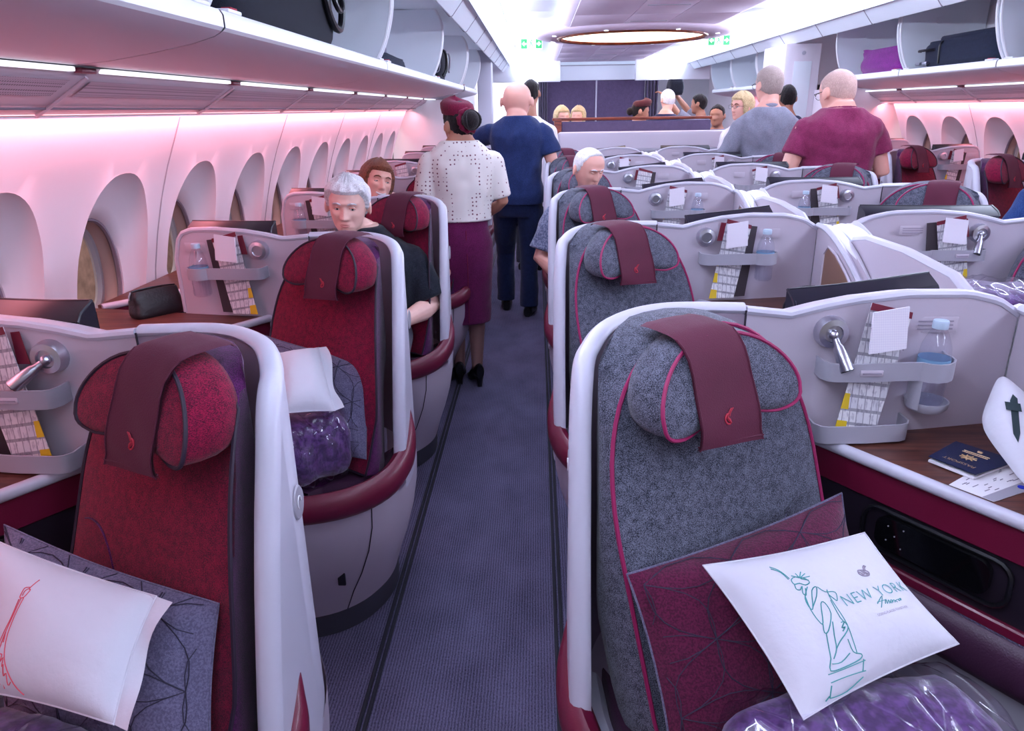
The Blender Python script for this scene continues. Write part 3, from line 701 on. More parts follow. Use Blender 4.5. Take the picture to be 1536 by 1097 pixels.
# ---------------------------------------------------------------- seats
LIM = -.49; SEAT_OFF = (0, 0); BACKLIM = [(-.495, -.30), (-.48, -.265), (-.45, -.185), (-.42, -.13), (-.38, -.085), (-.34, -.055), (-.30, -.04), (-.17, -.03), (.1, -.03)]
def SP(a, b, z):
    p = S0 + WDI * a + FD * (b + (1.0 - z) * .33); x = max(p.x, LIM); return (x, min(p.y, interp(x - SEAT_OFF[0], BACKLIM) - SEAT_OFF[1]), z)
def back_outline(n=56):
    o = []
    for i in range(n):
        s = i / n
        if s < .2: o.append((lerp(-.222, .235, s / .2), .606))            # bottom edge
        elif s < .36: q = (s - .2) / .16; o.append((lerp(.242, .236, q), lerp(.615, .95, q)))
        elif s < .84:
            th = pi * (s - .36) / .48; c = cos(th); o.append((.236 * abs(c) ** .80 * (1 if c > 0 else -1), .95 + .312 * sin(th) ** .86))
        else: q = (s - .84) / .16; o.append((lerp(-.236, -.226, q), lerp(.95, .615, q)))
    return o
HZ = 1.165
def head_outline(sz=1.0, n=44):
    o = []
    for i in range(n):
        t = 2 * pi * i / n; c, s = cos(t), sin(t)
        a = .154 * abs(c) ** .85 * (1 if c > 0 else -1)
        z = (.090 * abs(s) ** 1.1) if s > 0 else -(.060 * abs(s) ** .62) + .014 * max(0, 1 - (a / .1) ** 2)
        z -= .016 * (a / .160) ** 2
        o.append((a, HZ + z * sz))
    return o
def hb(a): return .072 + .026 * (abs(a) / .160) ** 2          # ears of the headrest come forward
def build_seat(kind, mir, root):
    global LIM, HZ, SEAT_OFF
    SEAT_OFF = (.032, .036) if kind == 'window' else (0, 0)
    HZ = 1.170 if kind == 'window' else 1.166
    red = kind == 'window'; LIM = -.434 if red else -.484; DT = -.034 if red else -.020
    fab = 'red_fab' if red else 'grey_fab'; sidef = 'purple_fab' if red else 'grey_fab'; pip = 'pipe_dark' if red else 'pipe_pink'
    B = lambda n, m, k, p=root, **kw: build(n, m, M[k], p, mir=mir, **kw)
    O = [(a, z + DT * max(0, min(1, (z - .8) / .4))) for a, z in back_outline()]; cz = .92
    O = [(a * 1.07 if a < 0 else a * 1.12, z) for a, z in O] if red else [(a if a < 0 else a * 1.05, z) for a, z in O]
    t = MB(); rows = [[SP(a * r, .012 * (1 - r ** 4) - .02 * (1 - r) * 0, cz + (z - cz) * r) for a, z in O] for r in (.0005, .25, .5, .7, .85, .94, .985, 1.0)]
    t.grid(rows, cu=True); bk = B('backrest', t, fab)
    t = MB(); t.grid([[SP(a * k, b_, cz + (z - cz) * k2) for a, z in O] for k, k2, b_ in ((1.0, 1.0, -.001), (1.012, 1.006, -.008), (1.05, 1.02, -.04), (1.055, 1.026, -.08), (1.01, 1.01, -.11), (.6, .6, -.11), (.0005, .0005, -.11))], cu=True); B('side_bolster', t, sidef, bk)
    t = MB(); t.tube([SP(a, .001, z) for a, z in O], .0038, 6, closed=True); B('piping', t, pip, bk)
    for zz in (.86, .78):                                           # quilting seams
        t = MB(); t.tube([SP(lerp(.215, -.02 if zz < .8 else .06, k), .0125, zz + .05 - .13 * k ** 1.5 + .03 * sin(k * 3)) for k in [i / 12 for i in range(13)]], .0018, 5); B('quilting_seam', t, sidef if red else 'grey_fab', bk)
    # headrest
    H = head_outline(.92 if red else .93); cz = HZ - .01; T = .022; HA = -.022 if red else -.028
    t = MB()
    fr = [(r, T * (1 - r ** 2.6) if r < 1 else 0) for r in (.0005, .25, .45, .62, .77, .88, .95, .985, 1.0)]
    t.grid([[SP(HA + a * r, hb(a * r) + b_, cz + (z - cz) * r) for a, z in H] for r, b_ in fr] + [[SP(HA + a * r, hb(a) * k - .004, cz + (z - cz) * r) for a, z in H] for r, k in ((1.012, .93), (1.045, .72), (1.05, .45), (1.0, .18), (.9, .0), (.5, -.1), (.0005, -.1))], cu=True)
    hd = B('headrest', t, fab, sharp=60)
    t = MB(); t.tube([SP(HA + a * 1.004, hb(a) + .001, cz + (z - cz) * 1.004) for a, z in H], .0034, 6, closed=True); B('headrest_piping', t, pip, hd)
    # linen cover hanging over the headrest
    def line(a):
        zt = max(p[1] for p in H if abs(p[0] - a) < .03) + .006; h0 = hb(a); fm = h0 + T * (1 - min(1, abs(a) / .16) ** 2.6) + .006
        o = [(-.02, zt + .0), (-.008, zt + .006), (.012, zt + .008), (h0 - .02, zt + .007), (h0 - .004, zt + .004), (h0 + .008, zt - .006), (h0 + .018, zt - .022)]
        for k in range(1, 7): o.append((fm - .004 * (1 - k / 6) , lerp(zt - .028, HZ - .042, k / 6)))
        o += [(fm - .002, HZ - .056), (fm - .005, HZ - .068), (fm - .008 + .003 * sin(30 * a), HZ - .080 - .07 * a)]
        return o
    As = [lerp(-.064, .064, i / 8) for i in range(9)]
    def LN(a, j, b_, z, e=0): return SP(HA - .020 + a * (1 + .012 * max(0, j - 8)), b_ + e + .0012 * sin(a * 60 + j), z)
    t = MB(); t.grid([[LN(a, j, b_, z) for j, (b_, z) in enumerate(line(a))] for a in As])
    m2 = MB(); m2.grid([[LN(a, j, b_, z, -.003) for j, (b_, z) in enumerate(line(a))] for a in As], flip=True); t.add(m2.v, m2.f)
    ln = B('headrest_linen', t, 'linen', hd, fix=False)
    t = MB(); t.tube([LN(a, 15, line(a)[-1][0] + .001, line(a)[-1][1] + .007) for a in As], .0013, 5)
    for a in (As[0], As[-1]): t.tube([LN(a * .965, j, b_ + .001, z) for j, (b_, z) in enumerate(line(a))][4:], .0012, 5)
    B('linen_hem', t, 'linen', hd)
    # small embroidered antelope head: long curved horns over a narrow face
    c = Vector((-.032, 0, HZ - .035)); bb = line(.0)[10][0] + .0018; c.x += HA + .004; c.x += .004
    t = MB()
    for s_ in (-1, 1): t.tube([SP(c.x + s_ * .002 + .004 * k + .005 * k * k, bb, c.z + .003 + .010 * k) for k in (0, .3, .6, .9, 1.1)], .0010, 5)
    t.tube([SP(c.x - .0075 * cos(a) , bb - .0005, c.z - .001 + .008 * sin(a)) for a in [.3 * k - 1.8 for k in range(13)]], .0014, 5)
    t.tube([SP(c.x - .004, bb, c.z + .003), SP(c.x, bb, c.z - .002), SP(c.x + .004, bb, c.z - .008)], [.0024, .003, .001], 6); B('emblem', t, 'emblem', ln, kind='stuff') if False else B('emblem', t, 'emblem', hd)
    # seat cushion
    t = MB(); rows = []
    def CP(a, b_, z): p = S0 + WDI * (a + .085) + FD * b_; return (p.x, p.y, z)
    for b_, zt, hw in ((-.06, .575, .21), (.0, .585, .215), (.1, .588, .215), (.12, .585, .215), (.16, .578, .21), (.185, .56, .205), (.19, .55, .20), (.18, .53, .20)):
        rows.append([CP(-hw, b_ + .09, .52), CP(-hw, b_ + .09, zt - .03), CP(-hw + .012, b_ + .09, zt - .008), CP(-hw + .04, b_ + .09, zt), CP(0, b_ + .09, zt + .006), CP(hw - .04, b_ + .09, zt), CP(hw - .012, b_ + .09, zt - .008), CP(hw, b_ + .09, zt - .03), CP(hw, b_ + .09, .52)])
    t.grid(rows, cap=True); cu = B('seat_cushion', t, sidef if red else fab)
    t = MB(); t.obox(tuple(S0 + FD * -.02 + WDI * .05 + Vector((0, 0, .24))), FD, WDI, (0, 0, 1), .10, .09, .235, .03); B('seat_base', t, 'darkpanel')
    return root

ROWS = {'CL': [1.40 + 1.125 * k for k in range(6)], 'CR': [2.56 + 1.13 * k for k in range(5)], 'LW': [1.265 + 1.085 * k for k in range(7)], 'RW': [4.60, 5.68, 6.76]}
PX = {'CL': .585, 'CR': 1.53, 'LW': -.92, 'RW': 3.02}
ORD = ['front', 'second', 'third', 'fourth', 'fifth', 'sixth', 'seventh']
COLN = {'CL': 'grey column along the aisle', 'CR': 'grey column past the divider', 'LW': 'maroon column along the pink wall', 'RW': 'maroon column by the far windows'}
MIR = {'CL': False, 'CR': True, 'LW': True, 'RW': False}
SUITE = {}; SHX = {'CL': 0, 'CR': 0, 'LW': .052, 'RW': -.052}
for c in ('CL', 'CR', 'LW', 'RW'):
    kind = 'centre' if c[0] == 'C' else 'window'; sc = 1.04 if c == 'RW' else 1.0
    for k, y in enumerate(ROWS[c]):
        l1 = 'pale suite shell with reading lamp, %s of the %s' % (ORD[k], COLN[c])
        fab = 'maroon' if kind == 'window' else 'grey tweed'
        l2 = '%s seat with burgundy headrest linen, %s of the %s' % (fab, ORD[k], COLN[c])
        if k == 0:
            r = thing('suite_shell', l1, 'suite', (PX[c], y, 0), 0, 'suites in the ' + COLN[c]); build_suite(kind, MIR[c], r)
            s = thing('aircraft_seat', l2, 'seat', (PX[c] + SHX[c] * .62, y + (.03 if c[1] == 'W' else 0), 0), 0, 'seats in the ' + COLN[c]); build_seat(kind, MIR[c], s)
            p0, q0 = r, s
            r.scale.z = sc; s.scale.z = sc
        else:
            r = dup(p0, (PX[c], y, 0), l1); s = dup(q0, (PX[c] + SHX[c] * (.5 if c[1] == 'W' else 1), y - .01 * (c[1] == 'W'), 0), l2)
        SUITE[c, k] = r
# centre hoods and sloping wedges between the two centre suites of a row
def hood(k, y):
    r = thing('centre_divider', 'white rounded hood and wedge between paired grey suites, %s from the front' % ('first', 'second', 'third', 'fourth', 'fifth', 'sixth')[k], 'divider', (1.05, y, 0), 0, 'dividers between the centre suites')
    prof = [(.10, 1.19), (.02, 1.197), (-.06, 1.188), (-.16, 1.155), (-.26, 1.105), (-.36, 1.045), (-.44, .98), (-.48, .90)]
    for x0, x1 in ((-.055, -.004), (.004, .075)):
        t = MB(); t.grid([[(x, a, z - dz) for x, dz in ((x0, .6), (x0, .01), (x0 + .01, 0), ((x0 + x1) / 2, -.006), (x1 - .01, 0), (x1, .01), (x1, .6))] for a, z in [(p.x, p.y) for p in spl([(a, z, 0) for a, z in prof], 3)]])
        build('hood', t, M['white'], r)
    t = MB(); pr = [(-.10, 1.17), (-.2, 1.19), (-.45, 1.195), (-.70, 1.18), (-.78, 1.15), (-.78, .6), (-.10, .6)]
    t.prism(pr, lambda u, v, d: (d, u, v), .0, .028); build('wedge', t, M['plastic'], r, sharp=30)
    t = MB(); t.tube([(.014, a, z) for a, z in pr[:5]], .015, 8); build('wedge_rim', t, M['rim'], r)
for k, y in enumerate(ROWS['CL']): hood(k, y + .015)
# ================================================================ loose things in the cabin
def uvmat(name, fn):
    m = bpy.data.materials.new(name); m.use_nodes = True; t = NT(m); fn(t); return m
def card_fn(t):
    b = t.new('ShaderNodeTexCoord'); mp = t.new('ShaderNodeMapping'); mp.inputs['Scale'].default_value = (1, 1, 1); t.lk(b.outputs['UV'], mp.inputs[0])
    br = t.new('ShaderNodeTexBrick'); br.offset = 0; br.inputs['Color1'].default_value = lin((226, 222, 226)); br.inputs['Color2'].default_value = lin((206, 204, 212))
    br.inputs['Mortar'].default_value = lin((156, 152, 162)); br.inputs['Scale'].default_value = 1; br.inputs['Mortar Size'].default_value = .012
    br.inputs['Brick Width'].default_value = .17; br.inputs['Row Height'].default_value = .105; t.lk(mp.outputs[0], br.inputs['Vector'])
    n = t.tex('ShaderNodeTexNoise', mp.outputs[0], 16, Detail=3); rp = t.ramp(n.outputs[0], [(.52, (1, 1, 1, 1)), (.62, (.62, .60, .66, 1))])
    mu = t.new('ShaderNodeMixRGB', blend_type='MULTIPLY'); mu.inputs[0].default_value = .8; t.lk(br.outputs['Color'], mu.inputs[1]); t.lk(rp, mu.inputs[2])
    v = t.tex('ShaderNodeTexVoronoi', mp.outputs[0], 6.5); yl = t.ramp(v.outputs['Color'], [(.60, (0, 0, 0, 1)), (.62, (1, 1, 1, 1))]); yl_n = yl
    sx = t.new('ShaderNodeSeparateXYZ'); t.lk(mp.outputs[0], sx.inputs[0])
    lt = t.new('ShaderNodeMath', operation='LESS_THAN'); t.lk(sx.outputs[0], lt.inputs[0]); lt.inputs[1].default_value = .30
    br2 = t.new('ShaderNodeMath', operation='MODULO'); t.lk(sx.outputs[1], br2.inputs[0]); br2.inputs[1].default_value = .21
    l2 = t.new('ShaderNodeMath', operation='LESS_THAN'); t.lk(br2.outputs[0], l2.inputs[0]); l2.inputs[1].default_value = .12
    an = t.new('ShaderNodeMath', operation='MULTIPLY'); t.lk(lt.outputs[0], an.inputs[0]); t.lk(l2.outputs[0], an.inputs[1])
    m2 = t.new('ShaderNodeMixRGB'); t.lk(an.outputs[0], m2.inputs[0]); t.lk(mu.outputs[0], m2.inputs[1]); m2.inputs[2].default_value = lin((222, 186, 40))
    t.lk(m2.outputs[0], t.b.inputs['Base Color']); t.b.inputs['Roughness'].default_value = .45
M['card'] = uvmat('safety_card_print', card_fn)
def env_fn(t):
    b = t.new('ShaderNodeTexCoord'); mp = t.new('ShaderNodeMapping'); mp.inputs['Rotation'].default_value = (0, 0, .785); mp.inputs['Scale'].default_value = (24, 24, 1); t.lk(b.outputs['UV'], mp.inputs[0])
    c = t.new('ShaderNodeTexChecker'); c.inputs['Scale'].default_value = 1; c.inputs[1].default_value = lin((226, 220, 230)); c.inputs[2].default_value = lin((218, 211, 225)); t.lk(mp.outputs[0], c.inputs[0])
    t.lk(c.outputs[0], t.b.inputs['Base Color']); t.b.inputs['Roughness'].default_value = .7
M['envelope'] = uvmat('patterned_paper', env_fn)
M['folder'] = mat('menu_folder', (58, 48, 56), .5); M['folder_red'] = mat('burgundy_card', (112, 18, 46), .5)
M['cap'] = mat('bottle_cap', (178, 196, 214), .45); M['blabel'] = mat('bottle_label', (120, 158, 190), .5)
M['water'] = glassy('water', (.96, .97, .99, 1), .02, .25)
M['pouch'] = mat('black_leather', (26, 22, 28), .4, bump=(120, .35))
M['navy'] = fabric('navy_nylon', (18, 24, 44), (34, 42, 66), 500, sheen=.1); M['blackcloth'] = fabric('black_nylon', (16, 18, 28), (36, 38, 52), 500, sheen=.1)
M['violet'] = fabric('violet_cloth', (104, 18, 112), (140, 32, 142), 200, sheen=.3); M['blanket'] = fabric('purple_blanket', (58, 32, 80), (96, 60, 120), 60, sheen=.4)
M['greycush'] = fabric('grey_satin', (88, 84, 110), (112, 106, 134), 300, sheen=.3); M['redcush'] = fabric('burgundy_satin', (70, 14, 44), (98, 24, 62), 300, sheen=.25)
M['passport'] = mat('passport_cover', (18, 32, 72), .5, bump=(400, .2)); M['gold'] = mat('gold_print', (196, 160, 116), .4)

def quadmesh(c, th=.0012, n=1):
    """thin sheet from 4 corners BL BR TR TL"""
    a, b, d, e = [Vector(p) for p in c]; nn = (b - a).cross(e - a).normalized() * th
    m = MB(); m.add([tuple(p) for p in (a, b, d, e)] + [tuple(p + nn) for p in (a, b, d, e)], [(3, 2, 1, 0), (4, 5, 6, 7), (0, 1, 5, 4), (1, 2, 6, 5), (2, 3, 7, 6), (3, 0, 4, 7)]); return m
def uvq(c):
    a = Vector(c[0]); u = Vector(c[1]) - a; v = Vector(c[3]) - a
    return lambda p: ((p - a).dot(u) / u.length_squared, (p - a).dot(v) / v.length_squared)
def sheet(name, corners, base, mir, matk, parent=None, th=.0012):
    c = [tuple(Vector(p) - Vector(base)) for p in corners]
    cm = [(-x, y, z) for x, y, z in c] if mir else c
    return build(name, quadmesh(c, th), M[matk], parent, mir=mir, smooth=False, uv=uvq(cm))
PROTO = {}
def rack_item(kind, c, k, label, group=None):
    s = SUITE[c, k]; mir = MIR[c]; o = s.location; sc = s.scale.z
    def W(p): return Vector((o.x + (-p[0] if mir else p[0]), o.y + p[1], p[2] * sc))
    key = (kind, mir)
    if kind == 'safety_card': base = RK(.07, .035, .960)
    elif kind == 'booklet': base = RK(.09, .04, 1.115)
    elif kind == 'folder': base = RK(.12, .012, .960)
    else: base = RK(.205, .040, 1.0225)
    if key in PROTO:
        r = dup(PROTO[key], W(base), label); return r
    if kind == 'safety_card':
        q = [RK(.018, .040, .962), RK(.106, .036, .962), RK(.152, .020, 1.212), RK(.064, .022, 1.236)]
        r = sheet('safety_card', q, base, mir, 'card'); tag(r, label, 'card', group); r.location = W(base)
        q2 = [tuple(Vector(p) + Vector((0, -.0016, 0))) for p in (RK(.062, .0225, 1.222), RK(.151, .021, 1.199), RK(.152, .020, 1.212), RK(.064, .022, 1.236))]
        sheet('card_header', q2, base, mir, 'folder_red', r, .0004)
    elif kind == 'booklet':
        q = [RK(.062, .044, 1.138), RK(.136, .044, 1.146), RK(.133, .036, 1.229), RK(.062, .036, 1.220)]
        r = sheet('booklet', q, base, mir, 'envelope', th=.004); tag(r, label, 'booklet', group); r.location = W(base)
        t = MB(); bb = Vector(base)
        for pa, pb in (((.133, 1.20), (.112, 1.178)), ((.112, 1.178), (.133, 1.142)), ((.060, 1.19), (.112, 1.178))):
            t.tube([tuple(Vector(RK(x, .0475 - (z - 1.118) * .09, z)) - bb) for x, z in (pa, pb)], .0007, 4)
        build('fold_line', t, M['grey_ink'], r, mir=mir)
    elif kind == 'folder':
        q = [RK(.098, .020, .962), RK(.150, .016, .962), RK(.176, .008, 1.205), RK(.10, .010, 1.215)]
        r = sheet('menu_folder', q, base, mir, 'folder', th=.003); tag(r, label, 'folder', group); r.location = W(base)
        q2 = [RK(.036, .014, 1.16), RK(.06, .014, 1.16), RK(.066, .006, 1.220), RK(.048, .006, 1.222)]
        sheet('burgundy_leaf', q2, base, mir, 'folder_red', r, .001)
    else:
        r = thing('water_bottle', label, 'bottle', W(base), 0, group)
        t = MB(); t.lathe([(.001, 0), (.024, .0), (.0285, .004), (.030, .015), (.0285, .03), (.030, .045), (.0285, .06), (.0295, .075), (.0295, .105), (.027, .125), (.019, .147), (.0135, .157), (.0125, .168), (.001, .168)], 20); build('bottle_body', t, M['pet'], r)
        t = MB(); t.lathe([(.001, .003), (.0265, .005), (.0275, .03), (.0265, .06), (.027, .10), (.001, .10)], 16); build('water', t, M['water'], r)
        t = MB(); t.lathe([(.0144, .160), (.0148, .162), (.0148, .173), (.0135, .176), (.001, .176)], 18); build('cap', t, M['cap'], r)
        t = MB(); rows = [[(.0299 * cos(2 * pi * i / 20), .0299 * sin(2 * pi * i / 20), z) for i in range(20)] for z in (.078, .100)]; t.grid(rows, cu=True); build('label', t, M['blabel'], r)
    PROTO[key] = r; return r
def sname(c, k):
    n = ('front', 'second', 'third', 'fourth', 'fifth', 'sixth')[k]
    return {'CL': '%s suite of the grey aisle column', 'CR': '%s suite of the grey column past the divider', 'LW': '%s suite of the maroon column along the pink wall', 'RW': '%s suite of the maroon column by the far windows'}[c] % n
for c, ks in (('CL', (0, 1, 2, 3, 4)), ('CR', (0, 1, 2, 3)), ('LW', (0, 1, 2, 4)), ('RW', (1,))):
    for k in ks:
        rack_item('safety_card', c, k, 'yellow and white safety card, %s' % sname(c, k), 'safety cards')
for c, ks in (('CL', (0, 1, 2, 4)), ('CR', (0, 1, 2, 3)), ('LW', (1, 2)), ('RW', (1,))):
    for k in ks: rack_item('booklet', c, k, 'white patterned folded booklet, %s' % sname(c, k), 'white booklets')
for c, ks in (('CL', (1, 3)), ('CR', (0, 1)), ('LW', (0, 1, 2)), ('RW', (1,))):
    for k in ks: rack_item('folder', c, k, 'dark menu folder, %s' % sname(c, k), 'menu folders')
for c, ks in (('CL', (0, 1, 2)), ('CR', (1,)), ('LW', (1, 2))):
    for k in ks: rack_item('bottle', c, k, 'clear water bottle, %s' % sname(c, k), 'water bottles')

# ---- pillows and cushions
EYE = Vector((0, 0, 1.6))
class Pillow:
    def __init__(s, TL, TR, BR, BL, th, pull=.055, wob=.004, seed=0, back=.5, rnd=0):
        s.rnd = rnd
        s.c = [Vector(p) for p in (TL, TR, BR, BL)]; s.th = th; s.pull = pull; s.wob = wob; s.seed = seed; s.bk = back
        n = (s.c[1] - s.c[0]).cross(s.c[3] - s.c[0]).normalized(); m = sum(s.c, Vector()) / 4
        s.n = n if n.dot(EYE - m) > 0 else -n; s.org = m
    def at(s, u, v, side=1, e=0):
        uu = .5 + (u - .5) * (1 - s.pull * (1 - (2 * v - 1) ** 2)); vv = .5 + (v - .5) * (1 - s.pull * (1 - (2 * u - 1) ** 2))
        if s.rnd: q = 1 - s.rnd * (2 * uu - 1) ** 4 * (2 * vv - 1) ** 4; uu = .5 + (uu - .5) * q; vv = .5 + (vv - .5) * q
        a, b, c, d = s.c; p = (a * (1 - uu) + b * uu) * (1 - vv) + (d * (1 - uu) + c * uu) * vv
        pr = max(0, 1 - abs(2 * u - 1) ** 2.6) ** .62 * max(0, 1 - abs(2 * v - 1) ** 2.6) ** .62
        w = noise.noise(Vector((u * 3.2 + s.seed, v * 3.2, side * 2.))) * s.wob * (.25 + pr)
        w += noise.noise(Vector((u * 9 + s.seed, v * 2.5 + u * 3, 5.))) * s.wob * .6 * (1 - pr) * min(1, 12 * min(u, 1 - u, v, 1 - v))
        return p + s.n * (side * s.th * pr * (1 if side > 0 else s.bk) + w + e) - s.org
    def mesh(s, n=26):
        m = MB(); g = [i / n for i in range(n + 1)]
        m.grid([[tuple(s.at(u, v, 1)) for u in g] for v in g]); m.grid([[tuple(s.at(u, v, -1, -.0015)) for u in g] for v in g], flip=True)
        ring = [(u, 0) for u in g[:-1]] + [(1, v) for v in g[:-1]] + [(u, 1) for u in g[:0:-1]] + [(0, v) for v in g[:0:-1]]
        m.grid([[tuple(s.at(u, v, 1)) for u, v in ring], [tuple(s.at(u, v, -1, -.0015)) for u, v in ring]], cu=True); return m
    def seam(s, r=.0016):
        g = [i / 20 for i in range(21)]; ring = [(u, 0) for u in g[:-1]] + [(1, v) for v in g[:-1]] + [(u, 1) for u in g[:0:-1]] + [(0, v) for v in g[:0:-1]]
        m = MB(); m.tube([tuple(s.at(u, v, 1)) for u, v in ring], r, 5, closed=True); return m
    def strokes(s, lines, r=.0007, sub=3):
        m = MB()
        for L in lines:
            P = spl([(x, y, 0) for x, y in L], sub) if len(L) > 2 and sub > 1 else [Vector((x, y, 0)) for x, y in L]
            P = [p for p in P if -.0 <= p.x <= 1 and 0 <= p.y <= 1]
            if len(P) > 1: m.tube([tuple(s.at(p.x, p.y, 1, .0004)) for p in P], r, 4)
        return m
    def text(s, txt, u, v, w, su, sv, align='CENTER'):
        """text of width w (in u) centred on (u,v); su, sv pillow size in metres"""
        t = text_mb(txt, 1.0); xs = [p[0] for p in t.v]; k = w / (max(xs) - min(xs)); mid = (max(xs) + min(xs)) / 2
        t.v = [tuple(s.at(u + (x - mid) * k, v - y * k * su / sv, 1, .0009)) for x, y, z in t.v]; return t
def pillow(name, label, cat, P, matk, group=None):
    o = build(name, P.mesh(), M[matk], sharp=0); tag(o, label, cat, group); o.location = P.org; return o
def affine(tl, U, V):
    det = U[0] * V[1] - U[1] * V[0]
    def f(p):
        dx, dy = p[0] - tl[0], p[1] - tl[1]; return ((dx * V[1] - dy * V[0]) / det, (U[0] * dy - U[1] * dx) / det)
    return f
# white NEW YORK pillow
P = Pillow((.252, .943, .938), (.526, 1.020, .948), (.619, .882, .848), (.353, .757, .828), .040, seed=1)
o = pillow('pillow', 'white pillow printed NEW YORK with a green statue drawing, on the grey tweed seat', 'pillow', P, 'pillow', 'white pillows')
build('piped_edge', P.seam(), M['pillow'], o)
f = affine((50, 45), (828, -280), (512, 675))
ST = [[(345, 62), (380, 80), (410, 105), (440, 135)], [(350, 75), (395, 97), (435, 140)], [(490, 130), (448, 118)], [(490, 130), (468, 104)], [(490, 130), (495, 94)], [(492, 130), (516, 104)], [(495, 132), (541, 120)], [(495, 135), (535, 142)],
      [(455, 130), (480, 124), (520, 135), (540, 155), (520, 170), (490, 160), (465, 166), (450, 145), (455, 130)], [(465, 165), (475, 192), (495, 196), (503, 176), (508, 214), (525, 224), (520, 188)],
      [(530, 180), (520, 240), (545, 290), (560, 290), (553, 200), (575, 180), (577, 230), (560, 285)], [(520, 230), (550, 300), (590, 355), (612, 365), (600, 270), (620, 265), (652, 320), (642, 400), (622, 410), (612, 370)],
      [(580, 180), (620, 206), (660, 204), (680, 215), (685, 252), (665, 240), (640, 220), (630, 195)], [(640, 225), (690, 300), (735, 370), (770, 440), (800, 500)], [(650, 250), (700, 340), (740, 380), (735, 410), (705, 450), (690, 480)],
      [(660, 360), (672, 420), (690, 480), (680, 520)], [(630, 410), (648, 470), (665, 520)], [(705, 365), (722, 360), (710, 390), (728, 385), (716, 405)], [(665, 520), (670, 566), (740, 555), (820, 526), (825, 505), (780, 495), (745, 440)], [(675, 540), (722, 535), (762, 500)],
      [(660, 580), (740, 562), (850, 530)], [(680, 610), (760, 590), (862, 570)], [(685, 620), (688, 655), (700, 660), (780, 640), (855, 592)], [(840, 525), (846, 572)], [(668, 670), (684, 655)]]
build('statue_print', P.strokes([[f(q) for q in L] for L in ST], .0008), M['teal_ink'], o, kind='stuff')
build('city_lettering', P.text('NEW YORK', *f((906, 196)), .45, .28, .19), M['teal_ink'], o, smooth=False)
SCR = [[(905, 265), (935, 215), (925, 285)], [(905, 255), (950, 240)], [(950, 262), (955, 235), (962, 262), (970, 238), (976, 260)], [(978, 250), (992, 246), (986, 236), (978, 252), (990, 256)], [(994, 252), (998, 236), (1006, 238)], [(1008, 238), (1008, 250)], [(1026, 230), (1012, 240), (1024, 246)], [(1042, 222), (1030, 232), (1038, 238), (1046, 222), (1048, 234)]]
build('script_lettering', P.strokes([[f(q) for q in L] for L in SCR], .0006), M['teal_ink'], o, kind='stuff')
build('slogan_lettering', P.text('GOING PLACES TOGETHER', *f((990, 300)), .215, .28, .19), M['grey_ink'], o, smooth=False)
EM = [[(806, 70), (812, 90), (840, 100), (872, 90), (868, 70), (840, 62), (812, 66), (806, 70)], [(820, 66), (840, 80), (862, 88)], [(830, 62), (846, 74), (868, 82)], [(846, 66), (838, 44), (846, 30)], [(852, 66), (846, 46), (854, 34)], [(812, 78), (840, 92)], [(824, 96), (850, 84)]]
build('emblem_print', P.strokes([[f(q) for q in L] for L in EM], .0011), M['grey_ink'], o, kind='stuff')
# petals printed on cushions
def petals(P, nu, nv, off=(0, 0), r=.0010):
    L = []; nodes = {}
    for i in range(-1, nu + 1):
        for j in range(-1, nv + 1): nodes[i, j] = ((i + .5 * (j % 2) + off[0]) / nu, (j + off[1]) / nv)
    for (i, j), a in nodes.items():
        for di, dj in ((1, 0), (0 if j % 2 == 0 else 1, 1), (-1 if j % 2 == 0 else 0, 1)):
            b = nodes.get((i + di, j + dj))
            if not b: continue
            d = (b[0] - a[0], b[1] - a[1])
            for k in (-.20, .20): L.append([(a[0] + d[0] * t - d[1] * k * sin(pi * t) * nv / nu * 1.0, a[1] + d[1] * t + d[0] * k * sin(pi * t)) for t in [x / 6 for x in range(7)]])
    return P.strokes(L, r, 1)
P = Pillow((.140, .965, .905), (.548, 1.165, .938), (.600, 1.02, .640), (.205, .830, .640), .075, seed=3, wob=.007)
o = pillow('cushion', 'burgundy cushion with dark petal lines behind the NEW YORK pillow', 'cushion', P, 'redcush', 'patterned cushions')
build('printed_petals', petals(P, 3, 3, (.1, .2)), M['dark_ink'], o, kind='stuff'); build('piped_edge', P.seam(.002), M['greycush'], o)
# red tower pillow and grey cushion on the near maroon seat
TL, TR, BR, BL = Vector((-.836, .937, .978)), Vector((-.556, .858, .938)), Vector((-.555, .711, .850)), Vector((-.77, .765, .846))
ex = 1.12; P = Pillow(TR + (TL - TR) * ex, TR, BR, BR + (BL - BR) * ex, .042, seed=5)
o = pillow('pillow', 'white pillow with a red tower drawing on the near maroon seat', 'pillow', P, 'pillow', 'white pillows')
build('piped_edge', P.seam(), M['pillow'], o)
f0 = affine((0, 170), (660, 215), (-95, 700)); f = lambda q: (1 - (1 - f0(q)[0]) / ex, f0(q)[1])
TW = [[(240, 368), (222, 400), (208, 425)], [(210, 415), (190, 420), (178, 445), (170, 472), (190, 470), (205, 450), (215, 430), (205, 425), (190, 440), (182, 462)], [(176, 476), (140, 560), (100, 650), (70, 720), (40, 800), (8, 880)], [(166, 480), (130, 570), (95, 640), (66, 700), (52, 760)],
      [(190, 474), (150, 560), (118, 645), (100, 720), (95, 790), (113, 880), (140, 930)], [(80, 700), (62, 740), (84, 745), (66, 780), (88, 760), (74, 800)], [(30, 770), (50, 790), (30, 830), (48, 830), (20, 850), (36, 870)], [(84, 790), (72, 840), (90, 830), (80, 880), (100, 870)], [(60, 800), (50, 890)], [(105, 640), (92, 690)]]
build('tower_print', P.strokes([[f(q) for q in L] for L in TW], .0008), M['red_ink'], o, kind='stuff')
t = MB(); e = [P.at(1, v, 1) for v in [i / 14 for i in range(15)]]; dr = (P.c[1] - P.c[0]).normalized()
